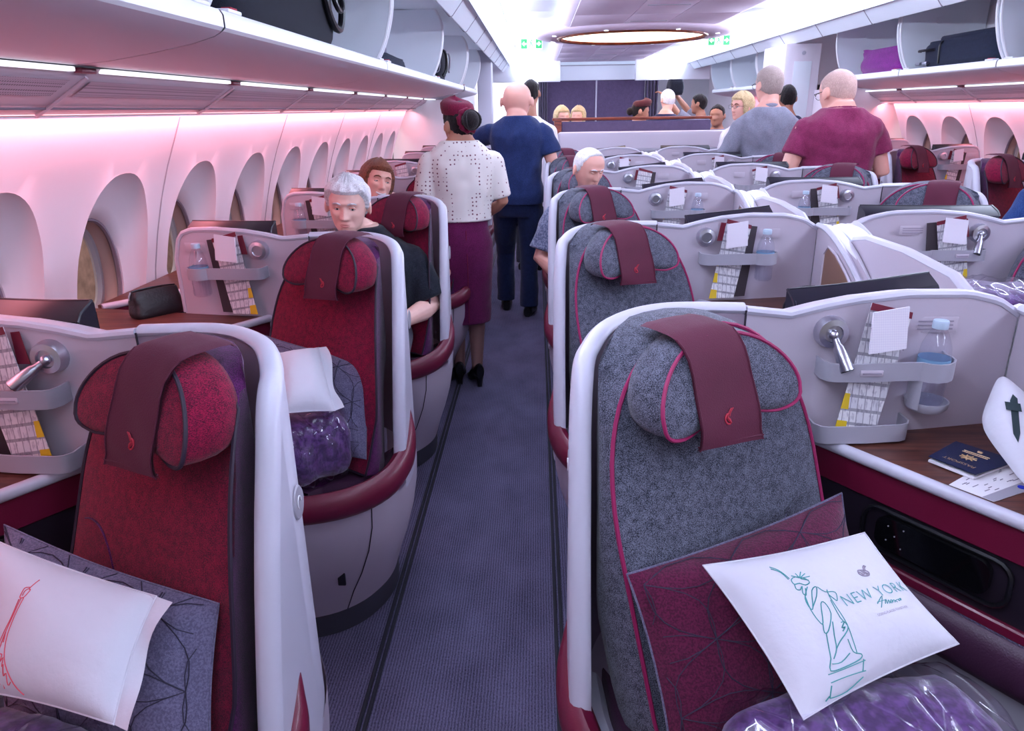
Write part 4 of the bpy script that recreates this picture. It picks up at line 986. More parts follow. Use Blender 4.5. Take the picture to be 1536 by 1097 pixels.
t.grid([[tuple(p + dr * (.024 * k * (1 + .22 * sin(i * .55 + 1))) + P.n * (.010 * k * sin(i * .6))) for i, p in enumerate(e)] for k in (-.6, 0, .5, 1)]); build('pillowcase_flap', t, M['pillow'], o)
P = Pillow((-.895, 1.02, .955), (-.480, .885, .905), (-.470, .745, .640), (-.86, .86, .640), .070, seed=7, wob=.007)
o = pillow('cushion', 'grey cushion with dark petal lines behind the red tower pillow', 'cushion', P, 'greycush', 'patterned cushions')
build('printed_petals', petals(P, 3, 3, (.35, .25)), M['dark_ink'], o, kind='stuff'); build('piped_edge', P.seam(.002), M['greycush'], o)
# second maroon seat
P = Pillow((-.742, 1.92, .955), (-.640, 1.985, .950), (-.555, 1.80, .828), (-.680, 1.73, .850), .045, seed=9, pull=.03)
o = pillow('pillow', 'white pillow propped on its side on the second maroon seat', 'pillow', P, 'pillow', 'white pillows'); build('piped_edge', P.seam(), M['pillow'], o)
t = MB(); e = [P.at(1, v, 1) for v in [i / 14 for i in range(15)]]; dr = (P.c[1] - P.c[0]).normalized()
t.grid([[tuple(p + dr * (.022 * k * (1 + .25 * sin(i * .5))) + P.n * (.010 * k * sin(i * .6))) for i, p in enumerate(e)] for k in (-.6, 0, .5, 1)]); build('pillowcase_flap', t, M['pillow'], o)
P = Pillow((-.86, 2.13, .945), (-.473, 1.972, .907), (-.492, 1.84, .66), (-.82, 1.95, .64), .05, seed=11)
o = pillow('cushion', 'grey cushion with dark petal lines on the second maroon seat', 'cushion', P, 'greycush', 'patterned cushions')
build('printed_petals', petals(P, 3, 3, (.2, .35)), M['dark_ink'], o, kind='stuff'); build('piped_edge', P.seam(.002), M['greycush'], o)
# cushion strapped or placed on third maroon seat is hidden by the man

# ---- wrapped blankets
def wrapped(name, label, c, ax, L, wd, h, seed, group='wrapped blankets'):
    ax = Vector(ax).normalized(); sd = Vector((-ax.y, ax.x, 0)).normalized(); c = Vector(c)
    r = thing(name, label, 'blanket', c, 0, group)
    def body(gr, nz, fr, n1=26, n2=30, e=2.6):
        rows = []
        for i in range(n1 + 1):
            s = -1 + 2 * i / n1; k = max(.03, 1 - abs(s) ** 7) ** .45; row = []
            for j in range(n2):
                a = 2 * pi * j / n2; cx, sz = cos(a), sin(a)
                y = (wd / 2 + gr) * abs(cx) ** (2 / e) * (1 if cx > 0 else -1) * k; z = (h / 2 + gr) * abs(sz) ** (2 / e) * (1 if sz > 0 else -1) * k
                p = ax * (s * (L / 2 + gr)) + sd * y + Vector((0, 0, z + h / 2))
                w = noise.noise(Vector((s * fr + seed, cx * 2.2, sz * 2.2 + s * 1.5))) * nz + abs(noise.noise(Vector((s * fr * 2.3, a * 1.2 + s * 4, seed)))) * nz * .8
                d = (sd * cx + Vector((0, 0, sz))); row.append(tuple(p + d * w))
            rows.append(row)
        m = MB(); m.grid(rows, cu=True, cap=True); return m
    build('folded_blanket', body(0, .010, 2.5), M['blanket'], r, sharp=0)
    t = body(.012, .016, 5.0, 44, 52); t.v = [(x, y, max(z, .001)) for x, y, z in t.v]; build('clear_wrapper', t, M['film'], r, sharp=0)
    t = MB()
    for i in range(7):
        a = seed + i * 1.9; s0 = -.8 + .25 * i
        t.tube([tuple(ax * ((s0 + .12 * k * sin(a)) * L / 2) + sd * (cos(1.2 + .25 * k + .1 * i) * (wd / 2 + .016)) + Vector((0, 0, h / 2 + sin(1.2 + .25 * k + .1 * i) * (h / 2 + .022)))) for k in range(4)], [.0008, .002, .0018, .0006], 5)
    build('film_crease', t, M['film'], r, kind='stuff')
    return r
wrapped('wrapped_blanket', 'purple blanket in clear wrapper under the NEW YORK pillow', (.455, .775, .600), (.96, .26, 0), .40, .21, .215, 2)
wrapped('wrapped_blanket', 'purple blanket in clear wrapper below the red tower pillow', (-.66, .69, .600), (.93, -.30, 0), .40, .20, .20, 4)
wrapped('wrapped_blanket', 'purple blanket roll in crackled wrapper on the second maroon seat', (-.675, 1.83, .600), (.75, .62, 0), .28, .17, .20, 6)
wrapped('wrapped_blanket', 'purple blanket in clear wrapper beside the rounded white divider', (1.50, 2.28, .948), (.90, -.30, 0), .46, .26, .10, 8)

# ---- pouches
def pouch(label, c, ax, L, wd, h, seed):
    ax = Vector(ax).normalized(); sd = Vector((-ax.y, ax.x, 0)); c = Vector(c)
    r = thing('wash_bag', label, 'pouch', c, 0, 'black pouches'); m = MB(); rows = []
    for i in range(13):
        z = i / 12; k = (1 - .55 * z ** 2.2); kl = 1 - .10 * z ** 2; row = []
        if i == 0: k *= .92; kl *= .97
        for j in range(28):
            a = 2 * pi * j / 28; x = abs(cos(a)) ** .35 * (1 if cos(a) > 0 else -1); y = abs(sin(a)) ** .5 * (1 if sin(a) > 0 else -1)
            w = noise.noise(Vector((x * 2 + seed, y * 2, z * 3))) * .004
            row.append(tuple(ax * (x * (L / 2 * kl + w)) + sd * (y * (wd / 2 * k + w)) + Vector((0, 0, h * z * (1 + .06 * (1 - x * x))))))
        rows.append(row)
    m.grid(rows, cu=True, cap=True); build('bag_body', m, M['pouch'], r, sharp=50)
    t = MB(); t.tube([tuple(ax * (L * .44 * s) + Vector((0, 0, h * (1.01 + .06 * (1 - s * s * .8))))) for s in [-1 + i / 5 for i in range(11)]], .003, 6); z = build('zip', t, M['black'], r)
    t = MB(); t.tube([tuple(ax * (-L * .45) + Vector((0, 0, h))), tuple(ax * (-L * .49) + Vector((0, 0, h * .86))), tuple(ax * (-L * .50) + Vector((0, 0, h * .70)))], .0035, 6); build('zip_pull', t, M['alu'], z)
    return r
pouch('black leather wash bag standing on the wooden table by the windows', (-1.325, 2.39, .946), (.62, .78, 0), .17, .085, .088, 1)
pouch('black leather wash bag on the table behind the front grey suite', (.872, 2.33, .946), (.8, .6, 0), .13, .08, .085, 5)
# white pouch with a dark green strap leaning at the divider
P = Pillow((.825, 1.262, 1.03), (.905, 1.355, 1.105), (.955, 1.23, 1.035), (.845, 1.11, .962), .026, seed=13, pull=.0, wob=.002, rnd=.14)
o = pillow('amenity_pouch', 'white soft pouch with dark green arrow strap on the wooden side table', 'pouch', P, 'pillow')
t = MB(); lines = [[(.30, .46), (.38, .42), (.62, .30), (.66, .36), (.42, .52), (.34, .56), (.30, .46)]]
def patch(P, poly, e=.002):
    m = MB(); c = (sum(p[0] for p in poly) / len(poly), sum(p[1] for p in poly) / len(poly)); n = len(poly)
    vs = [tuple(P.at(*c, 1, e))] + [tuple(P.at(u, v, 1, e)) for u, v in poly]; m.add(vs, [(0, 1 + i, 1 + (i + 1) % n) for i in range(n)]); return m
M['strap'] = mat('dark_green_strap', (28, 46, 52), .7)
build('strap', patch(P, [(.24, .60), (.27, .50), (.60, .30), (.72, .30), (.72, .38), (.36, .58), (.24, .60)][:-1]), M['strap'], o)
build('strap_loop', patch(P, [(.44, .30), (.52, .24), (.68, .44), (.60, .50)], .004), M['strap'], o)
# passport and boarding pass
def flat(name, corners, z, matk, th, parent=None):
    m = MB(); m.add([(x, y, z) for x, y in corners] + [(x, y, z + th) for x, y in corners], [(3, 2, 1, 0), (4, 5, 6, 7), (0, 1, 5, 4), (1, 2, 6, 5), (2, 3, 7, 6), (3, 0, 4, 7)]); return build(name, m, M[matk], parent, smooth=False)
pc = [(.752, 1.272), (.845, 1.348), (.915, 1.262), (.800, 1.198)]
ctr = (sum(p[0] for p in pc) / 4, sum(p[1] for p in pc) / 4)
r = thing('passport', 'dark blue passport with gold print lying on the boarding pass', 'passport', (ctr[0], ctr[1], .9475))
pl_ = [(x - ctr[0], y - ctr[1]) for x, y in pc]
flat('passport_pages', [(x * .96 - .004, y * .96 - .003) for x, y in pl_], .0005, 'paper', .004, r)
m = MB(); (ax_, ay_), (bx_, by_), (cx_, cy_), (dx_, dy_) = pl_
for z0, z1, zz in ((.0, .0, .0005), (.011, .0055, .0014)):
    pass
m.add([(ax_, ay_, .010), (bx_, by_, .0055), (cx_, cy_, .0055), (dx_, dy_, .010), (ax_, ay_, .0112), (bx_, by_, .0067), (cx_, cy_, .0067), (dx_, dy_, .0112)], [(3, 2, 1, 0), (4, 5, 6, 7), (0, 1, 5, 4), (1, 2, 6, 5), (2, 3, 7, 6), (3, 0, 4, 7)])
cv = build('passport_cover', m, M['passport'], r, smooth=False)
def on_cover(u, v):  # u from the spine side a->b, v from a->d
    x = lerp(lerp(ax_, bx_, u), lerp(dx_, cx_, u), v); y = lerp(lerp(ay_, by_, u), lerp(dy_, cy_, u), v); return (x, y, lerp(.0112, .0067, u) + .0004)
t = text_mb('PASSPORT', 1.0); xs = [p[0] for p in t.v]; k = .62 / (max(xs) - min(xs)); mx_ = (max(xs) + min(xs)) / 2
t.v = [on_cover(.20 - y * k * .85, .5 - (x - mx_) * k) for x, y, z in t.v]; build('cover_lettering', t, M['gold'], cv, smooth=False)
t = MB()
for k in range(9): a = k * .7; t.tube([on_cover(.47 + .02 * sin(a), .5 + .03 * cos(a)), on_cover(.47 + .11 * sin(a), .5 + .15 * cos(a))], .0014, 5)
t.tube([on_cover(.47 + .05 * sin(k * .7), .5 + .07 * cos(k * .7)) for k in range(9)], .002, 5, closed=True); build('cover_crest', t, M['gold'], cv, kind='stuff')
t = MB()
for u, w in ((.66, .22), (.72, .22)): t.tube([on_cover(u, .5 - w), on_cover(u, .5 + w)], .0012, 5)
t.tube([on_cover(.82, .46), on_cover(.82, .54)], .003, 6); build('cover_lines', t, M['gold'], cv, kind='stuff')
bc = [(.745, 1.182), (.872, 1.275), (.985, 1.215), (.79, 1.122)]
bp_ = flat('boarding_pass', bc, .9458, 'paper', .0008); tag(bp_, 'white boarding pass under the dark blue passport', 'boarding pass')
def on_bp(u, v):
    a, b, c, d = bc; return (lerp(lerp(a[0], b[0], v), lerp(d[0], c[0], v), u), lerp(lerp(a[1], b[1], v), lerp(d[1], c[1], v), u), .9468)
t = MB(); random.seed(4)
for i in range(26):
    u, v = .08 + .6 * random.random(), .06 + .86 * random.random(); t.tube([on_bp(u, v), on_bp(u, min(.97, v + .03 + .07 * random.random()))], .0009, 4)
build('pass_lettering', t, M['grey_ink'], bp_, kind='stuff')
m = MB(); m.add([on_bp(.74, 0), on_bp(1, 0), on_bp(1, 1), on_bp(.74, 1)], [(0, 1, 2, 3)]); build('pass_strip', m, M['rack'], bp_, smooth=False)
M['blue'] = mat('blue_ink', (30, 50, 190), .6)
t = MB(); c_ = Vector(on_bp(.87, .45)); t.lathe([(.001, 0), (.007, 0), (.007, .0008), (.001, .0008)], 14, Matrix.Translation(c_)); build('pass_logo', t, M['blue'], bp_)

# ---- bags in the open bins
def case(name, label, cat, x0, x1, y0, y1, z0, z1, matk, b, seed, group=None, puff=.012):
    c = Vector(((x0 + x1) / 2, (y0 + y1) / 2, z0)); r = thing(name, label, cat, c, 0, group)
    hx, hy, h = (x1 - x0) / 2, (y1 - y0) / 2, z1 - z0; rows = []
    for i in range(15):
        z = i / 14; k = min(1, (1 - abs(2 * z - 1) ** 6) ** .5 + .02) if 0 < i < 14 else .80; k = 1 - (1 - k) * b / min(hx, hy); row = []
        for j in range(36):
            a = 2 * pi * j / 36; e = .32; x = abs(cos(a)) ** e * (1 if cos(a) > 0 else -1); y = abs(sin(a)) ** e * (1 if sin(a) > 0 else -1)
            w = noise.noise(Vector((x * 1.7 + seed, y * 2.1, z * 2.2))) * puff
            row.append((x * (hx * k + w), y * (hy * k + w), h * z + (noise.noise(Vector((x * 2, y * 2, seed))) * puff * z)))
        rows.append(row)
    m = MB(); m.grid(rows, cu=True, cap=True); build('bag_body', m, M[matk], r, sharp=50); return r, hx, hy, h
r, hx, hy, h = case('suitcase', 'large black suitcase lying in the bin over the pink wall', 'suitcase', -1.36, -.885, 2.30, 3.58, 1.853, 2.22, 'blackcloth', .05, 1, puff=.004)
t = MB(); t.tube(spl([(hx - .0, hy - .32, .42), (hx + .012, hy - .30, .20), (hx + .014, hy - .20, .10), (hx + .014, hy - .08, .10), (hx + .012, hy - .02, .22), (hx, hy - .01, .4)], 5), .016, 8); hd_ = build('front_pocket_rim', t, M['black'], r)
t = MB(); t.tube(spl([(hx + .0, hy - .25, .36), (hx + .03, hy - .21, .19), (hx + .034, hy - .14, .16), (hx + .03, hy - .09, .2), (hx, hy - .05, .36)], 5), .012, 8); build('carry_handle', t, M['black'], r)
t = MB(); t.tube([(hx - .02, hy + .004, .36), (hx - .08, hy + .008, .2), (hx - .14, hy + .004, .02)], .012, 6); build('side_strap', t, M['black'], r)
r, hx, hy, h = case('tote_bag', 'small lilac bag on dark bundles in the bin past the black suitcase', 'bag', -1.10, -.93, 4.62, 4.86, 1.853, 2.03, 'greycush', .03, 3, puff=.015)
r, hx, hy, h = case('rolled_jacket', 'dark rolled jacket lying in the bin beside the lilac bag', 'jacket', -1.05, -.87, 4.45, 5.25, 1.850, 1.915, 'navy', .03, 9, puff=.02)
r.location.x += .0
r, hx, hy, h = case('backpack', 'black backpack with straps in the open bin above the flight attendant', 'backpack', -1.25, -.80, 6.52, 6.95, 1.853, 2.10, 'blackcloth', .06, 5, puff=.010)
t = MB(); t.tube(spl([(hx - .02, -hy + .06, .23), (hx + .03, -hy + .1, .2), (hx + .03, -hy + .12, .08), (hx + .0, -hy + .1, .02)], 5), .012, 6); build('shoulder_strap', t, M['black'], r)
t = MB(); t.tube(spl([(hx + .0, .02, .22), (hx + .04, .06, .2), (hx + .035, .1, .1), (hx + .03, .06, .06)], 5), .010, 6); build('buckle_strap', t, M['rack'], r)
t = MB(); t.tube(spl([(hx - .1, -hy - .004, .05), (hx - .02, -hy - .008, .06), (hx - .015, -hy - .008, .20), (hx - .1, -hy - .006, .22)], 5), .004, 6); build('zip', t, M['rack'], r)
r, hx, hy, h = case('tote_bag', 'purple cloth bag in the open bin above the maroon shirt', 'bag', 2.97, 3.30, 6.46, 7.36, 1.853, 2.045, 'violet', .05, 7, puff=.03)
r, hx, hy, h = case('suitcase', 'navy blue suitcase lying in the bin over the far windows', 'suitcase', 2.985, 3.38, 5.12, 6.20, 1.853, 2.03, 'navy', .05, 11, puff=.006)
t = MB(); t.obox((-.02, -.10, h + .010), (1, 0, 0), (0, 1, 0), (0, 0, 1), hx * .85, hy * .72, .022, .018); build('front_pocket', t, M['navy'], r)
t = MB(); t.tube(spl([(-hx - .002, hy - .30, .02), (-hx - .006, hy - .30, .15), (-hx + .05, hy - .30, .19)], 5), .006, 6); t.tube(spl([(-hx - .002, hy - .02, .12), (-hx - .03, hy - .05, .12), (-hx - .03, hy - .18, .12), (-hx - .002, hy - .22, .12)], 5), .010, 6); build('handle', t, M['black'], r)
for yy in (hy - .06, hy - .16):
    t = MB(); t.tube([(-hx - .008, yy, .03), (-hx - .008, yy + .07, .03)], .012, 8); build('wheel', t, M['alu'], r)
case('duffel_bag', 'dark red bag in the bin cut by the frame edge', 'bag', 2.98, 3.3, 4.55, 4.94, 1.853, 2.08, 'redcush', .06, 13, puff=.02)
# ================================================================ people (local frame: facing -Y, z up)
def skin(n, c):
    m = mat(n, c, .5, mott=.06); NT(m).b.inputs['Subsurface Weight'].default_value = .0; return m
SKIN = {'fair': skin('skin_fair', (238, 190, 176)), 'ruddy': skin('skin_ruddy', (228, 168, 152)), 'tan': skin('skin_tan', (176, 120, 98)), 'tights': mat('nude_tights', (140, 104, 98), .5)}
M['lip'] = mat('lips', (196, 120, 114), .5); M['eyewhite'] = mat('eye_white', (226, 220, 220), .25); M['iris'] = mat('iris', (60, 62, 66), .2)
def hairmat(n, c1, c2): return fabric(n, c1, c2, 120, sheen=.2, stretch=(3, 3, .5), bump=.8)
HAIRM = {'white': hairmat('white_hair', (196, 190, 196), (240, 236, 240)), 'grey': hairmat('grey_hair', (128, 122, 126), (176, 170, 174)), 'stubble2': hairmat('short_stubble', (184, 150, 142), (206, 172, 162)), 'stubble': hairmat('hair_stubble', (150, 132, 128), (178, 158, 152)),
         'dark': hairmat('dark_hair', (14, 10, 14), (38, 28, 32)), 'brown': hairmat('brown_hair', (84, 44, 34), (140, 84, 62)), 'blond': hairmat('blond_hair', (170, 138, 100), (222, 196, 152))}
def cloth(n, c1, c2, sc=240, sheen=.15): return fabric(n, c1, c2, sc, sheen=sheen)
M['navyshirt'] = cloth('navy_jersey', (26, 40, 82), (40, 56, 104)); M['jeans'] = cloth('dark_denim', (16, 24, 52), (30, 42, 80), 420); M['greyshirt'] = cloth('grey_shirt', (120, 120, 136), (142, 142, 158))
M['maroonshirt'] = cloth('maroon_jersey', (118, 36, 74), (142, 50, 92)); M['blacktee'] = cloth('charcoal_jersey', (18, 22, 32), (34, 38, 50)); M['blueshirt'] = cloth('blue_check_shirt', (86, 92, 120), (134, 138, 164), 90)
M['skirt'] = cloth('purple_skirt', (84, 16, 62), (104, 24, 78)); M['hat'] = cloth('burgundy_felt', (96, 12, 44), (120, 18, 56)); M['hat2'] = cloth('brown_felt', (70, 30, 38), (92, 44, 50)); M['shoe'] = mat('black_shoe', (14, 14, 18), .3)
M['whitetop'] = cloth('white_cotton_top', (222, 216, 226), (238, 232, 240)); M['navytop'] = cloth('navy_top', (26, 28, 60), (42, 44, 82)); M['bluetop'] = cloth('blue_top', (34, 58, 110), (52, 78, 136)); M['belt'] = mat('belt_leather', (24, 18, 20), .5)
M['trouser'] = cloth('grey_trouser', (60, 60, 74), (80, 80, 96))
def dots_fn(t):
    co = t.coord(); v = t.tex('ShaderNodeTexVoronoi', co, 44, Randomness=.25)
    t.lk(t.ramp(v.outputs['Distance'], [(.19, lin((112, 62, 78))), (.24, lin((222, 214, 210)))]), t.b.inputs['Base Color']); t.b.inputs['Roughness'].default_value = .85
M['blouse'] = uvmat('dotted_blouse', dots_fn)

HF = [(-.122, .045), (-.118, .072), (-.105, .084), (-.085, .086), (-.06, .086), (-.03, .090), (0, .092), (.03, .093), (.06, .086), (.085, .068), (.105, .042), (.113, .02), (.116, .0)]
HB = [(-.122, -.04), (-.118, -.02), (-.105, .02), (-.085, .05), (-.06, .072), (-.03, .090), (0, .100), (.03, .103), (.06, .096), (.085, .078), (.105, .052), (.113, .028), (.116, .01)]
HW = [(-.122, .004), (-.118, .024), (-.105, .044), (-.085, .057), (-.06, .066), (-.03, .073), (0, .076), (.03, .0765), (.06, .071), (.085, .056), (.105, .034), (.113, .018), (.116, .002)]
def sm(x, tab):  # smooth table lookup
    h = .006; return (interp(x - h, tab) + 2 * interp(x, tab) + interp(x + h, tab)) / 4
def g_(x, s): return exp(-(x / s) ** 2)
def head_pt(a, z, face=1.0, fat=1.0, smile=0):
    c, s = cos(a), sin(a); w = sm(z, HW) * fat; x = w * abs(c) ** .92 * (1 if c >= 0 else -1)
    y = -sm(z, HF) * abs(s) ** .92 if s < 0 else sm(z, HB) * abs(s) ** .92
    if s < 0 and face:
        d = 0; ax = abs(x)
        t = (.014 - z) / .056
        if 0 <= t <= 1: d += (.004 + .021 * t ** 1.15) * g_(x, .0085 + .0065 * t) * min(1, t * 6 + .3)
        elif t > 1: d += .025 * max(0, 1 - (t - 1) / .15) * g_(x, .0150)
        d += .006 * g_(ax - .013, .006) * g_(z + .037, .008)
        d += .006 * g_(z - .024, .009) * exp(-(x / .052) ** 4)
        d -= .012 * g_(ax - .032, .015) * g_(z - .002, .012)
        d += .005 * g_(ax - .046, .018) * g_(z + .026 - .008 * smile, .018) * (1 + smile)
        mz = -.070 + smile * .010 * (x / .025) ** 2 * (ax < .04)
        d += (.0055 * g_(z - mz - .006, .0050) + .0062 * g_(z - mz + .007, .0055) - .005 * g_(z - mz, .0022)) * exp(-(x / (.026 + .006 * smile)) ** 4)
        d += .006 * g_(z + .102, .013) * g_(x, .022)
        d -= .003 * g_(z + .088, .006) * g_(x, .018)
        d -= .0028 * g_(ax - .028 - (-.045 - z) * .35, .005) * (1 if -.078 < z < -.035 else 0)
        y -= d * face
    return x, y, z
def head_mb(na=72, nz=64, **k):
    m = MB(); rows = []
    for i in range(nz + 1):
        t = i / nz; z = -.1215 + .237 * (.5 - .5 * cos(pi * t)) if False else -.1215 + .2370 * t
        rows.append([head_pt(2 * pi * j / na, z, **k) for j in range(na)])
    m.grid(rows, cu=True, cap=True); return m
def ears(m, out=0.0, fat=1.0):
    for s in (-1, 1):
        R = Matrix.Rotation(s * .35, 3, 'Z') @ Matrix.Rotation(-.2, 3, 'X')
        m.ell((s * (.089 * fat + out), .012, -.012), (.0085, .021, .034), 14, 10, R); m.ell((s * .076 * fat, .006, -.014), (.008, .010, .016), 10, 8)
def hair_mb(hfun, na=64, nz=52, zlo=-.1, ztop=.116, seed=0, rough=.004, **k):
    """hair volume: head surface pushed out by hfun(angle, z) (negative = tucked inside the head)"""
    m = MB(); rows = []
    for i in range(nz + 1):
        z = zlo + (ztop - zlo) * i / nz; r = []
        for j in range(na):
            a = 2 * pi * j / na; x, y, zz = head_pt(a, min(z, .1155), face=0, **k); h = hfun(a, z)
            n = Vector((x, y * .9, max(0, z) * .9)); n = n.normalized() if n.length > 1e-6 else Vector((0, 0, 1))
            if h > 0: h += rough * noise.noise(Vector((a * 6 + seed, z * 22, seed))) + rough * .6 * noise.noise(Vector((a * 19, z * 14 + seed, 1)))
            p = Vector((x, y, z)) + n * h; r.append(tuple(p))
        rows.append(r)
    m.grid(rows, cu=True, cap=True); return m
def fr(a):  # 0 at back, 1 at front
    return .5 - .5 * sin(a)
def style(kind):
    if kind == 'crop':      # short hair: hairline high at front, down to the nape
        return lambda a, z: (.006 if z > interp(fr(a), [(0, -.075), (.45, -.02), (.62, .0), (.72, .045), (1, .075)]) else -.012)
    if kind == 'shaved':
        return lambda a, z: (.0022 if z > interp(fr(a), [(0, -.06), (.45, -.02), (.60, .0), (.70, .05), (1, .085)]) else -.012)
    if kind == 'ring':      # balding: hair around sides and back only
        return lambda a, z: (.004 if interp(fr(a), [(0, -.065), (.5, -.02), (.6, .0), (.66, .03)]) < z < interp(fr(a), [(0, .07), (.5, .06), (.66, .055)]) and fr(a) < .66 else -.012)
    if kind == 'full':      # swept full white hair
        return lambda a, z: ((.015 + .006 * max(0, sin(min(1, z / .1) * pi)) + .005 * (fr(a) > .7) * (z < .09)) if z > interp(fr(a), [(0, -.085), (.45, -.03), (.56, -.01), (.66, .03), (.8, .058), (1, .058)]) else -.014)
    if kind == 'bob':
        return lambda a, z: ((.022 + .006 * sin(a * 3)) if z > interp(fr(a), [(0, -.13), (.55, -.12), (.66, -.08), (.72, .0), (.8, .055), (1, .06)]) else -.016)
    if kind == 'crown':
        return lambda a, z: (.0035 if z > interp(fr(a), [(0, .0), (.45, .02), (.60, .03), (.70, .06), (1, .092)]) else -.012)
    if kind == 'thin':
        return lambda a, z: (.008 if z > interp(fr(a), [(0, -.075), (.5, -.03), (.60, .0), (.68, .05), (.8, .09), (1, .098)]) else -.012)
def hand(m, w, d, up, s=1.0, curl=.5, side=1):
    """palm and five fingers from wrist w along d; up = back-of-hand direction"""
    d = Vector(d).normalized(); up = (Vector(up) - d * Vector(up).dot(d)).normalized(); r = d.cross(up) * side; w = Vector(w)
    R = Matrix((r, d, up)).transposed()
    m.ell(w + d * .045 * s, (.040 * s, .052 * s, .016 * s), 12, 8, R)
    for i, (o, L) in enumerate(((-.028, .068), (-.010, .078), (.009, .073), (.026, .058))):
        b = w + d * .085 * s + r * o * s; p1 = b + (d * cos(curl * .6) - up * sin(curl * .6)) * L * .45 * s; p2 = p1 + (d * cos(curl * 1.6) - up * sin(curl * 1.6)) * L * .32 * s; p3 = p2 + (d * cos(curl * 2.4) - up * sin(curl * 2.4)) * L * .25 * s
        m.capsule([b - d * .02 * s, b, p1, p2, p3], [.0095 * s, .0095 * s, .009 * s, .008 * s, .007 * s], 8)
    b = w + d * .025 * s - r * .03 * s; p1 = b + (d * .7 - r * .7) * .035 * s; p2 = p1 + (d * .9 - r * .2 - up * .3) * .03 * s
    m.capsule([b, p1, p2], [.013 * s, .011 * s, .009 * s], 8)
TORSO = [(.80, .165, .115, 0), (.93, .178, .128, .005), (1.05, .160, .118, 0), (1.18, .168, .122, -.003), (1.28, .184, .125, 0), (1.345, .194, .118, .004), (1.395, .182, .102, .008), (1.435, .142, .086, .011), (1.465, .100, .072, .014), (1.49, .074, .062, .016), (1.52, .060, .058, .016)]
def torso(m, inf=0, k=1.0, fatw=1.0, fatd=1.0, z0=.80, z1=1.52, lean=(0, 0), n=28, e=.86, piv=.93):
    rows = []
    zs = [z0 + (z1 - z0) * i / 22 for i in range(23)]
    for z in zs:
        hw = interp(z, [(a, b) for a, b, c, d in TORSO]) * fatw + inf; hd = interp(z, [(a, c) for a, b, c, d in TORSO]) * fatd + inf; yo = interp(z, [(a, d) for a, b, c, d in TORSO])
        if z > 1.40: hw = lerp(hw, interp(z, [(a, b) for a, b, c, d in TORSO]) + inf, min(1, (z - 1.40) / .08))
        lz = max(0, z - piv)
        rows.append([((hw * abs(cos(t)) ** e * (1 if cos(t) > 0 else -1) + lean[0] * lz) * k, (hd * abs(sin(t)) ** e * (1 if sin(t) > 0 else -1) + yo + lean[1] * lz) * k, z * k) for t in [2 * pi * j / n for j in range(n)]])
    m.grid(rows, cu=True, cap=True)
def arm(m, sh, el, wr, f=1.0, inf=0, upto=1.0, cuff=0.0, lower=True):
    sh, el, wr = Vector((sh[0] * .94, sh[1], sh[2] - .038)), Vector(el), Vector(wr)
    if inf == 0:
        m.capsule([sh, lerp(sh, el, .5), el, lerp(el, wr, .35), wr], [.056 * f, .050 * f, .041 * f, .041 * f, .027 * f], 14)
    else:
        if upto <= 1: pts = [sh, lerp(sh, el, upto * .5), lerp(sh, el, upto)]; rd = [.062 * f + inf, .056 * f + inf, .052 * f + inf + cuff]
        else: q = upto - 1; pts = [sh, lerp(sh, el, .5), el, lerp(el, wr, q * .6), lerp(el, wr, q)]; rd = [.062 * f + inf, .054 * f + inf, .046 * f + inf, .044 * f + inf, .036 * f + inf + cuff]
        d0 = (pts[1] - pts[0]).normalized(); path = [pts[0] - d0 * rd[0] * .9, pts[0] - d0 * rd[0] * .5] + pts; m.tube(path, [rd[0] * .30, rd[0] * .74] + [rd[0] * .93] + rd[1:], 16)
def wrinkle(mb, amp, fx=7, fz=5, seed=0, hem=None):
    o = []
    for x, y, z in mb.v:
        n = noise.noise(Vector((x * fx + z * 4 + seed, y * fx, z * fz - x * 6))) + .6 * noise.noise(Vector((x * 16 + seed, y * 14 + z * 9, z * 11)))
        r = Vector((x, y, 0)); r = r.normalized() if r.length > 1e-4 else Vector((0, 0, 0)); o.append((x + r.x * n * amp, y + r.y * n * amp, z + n * amp * .15))
    mb.v = o; return mb
def place(mb, R, p): mb.v = [tuple(R @ Vector(v) + p) for v in mb.v]; return mb
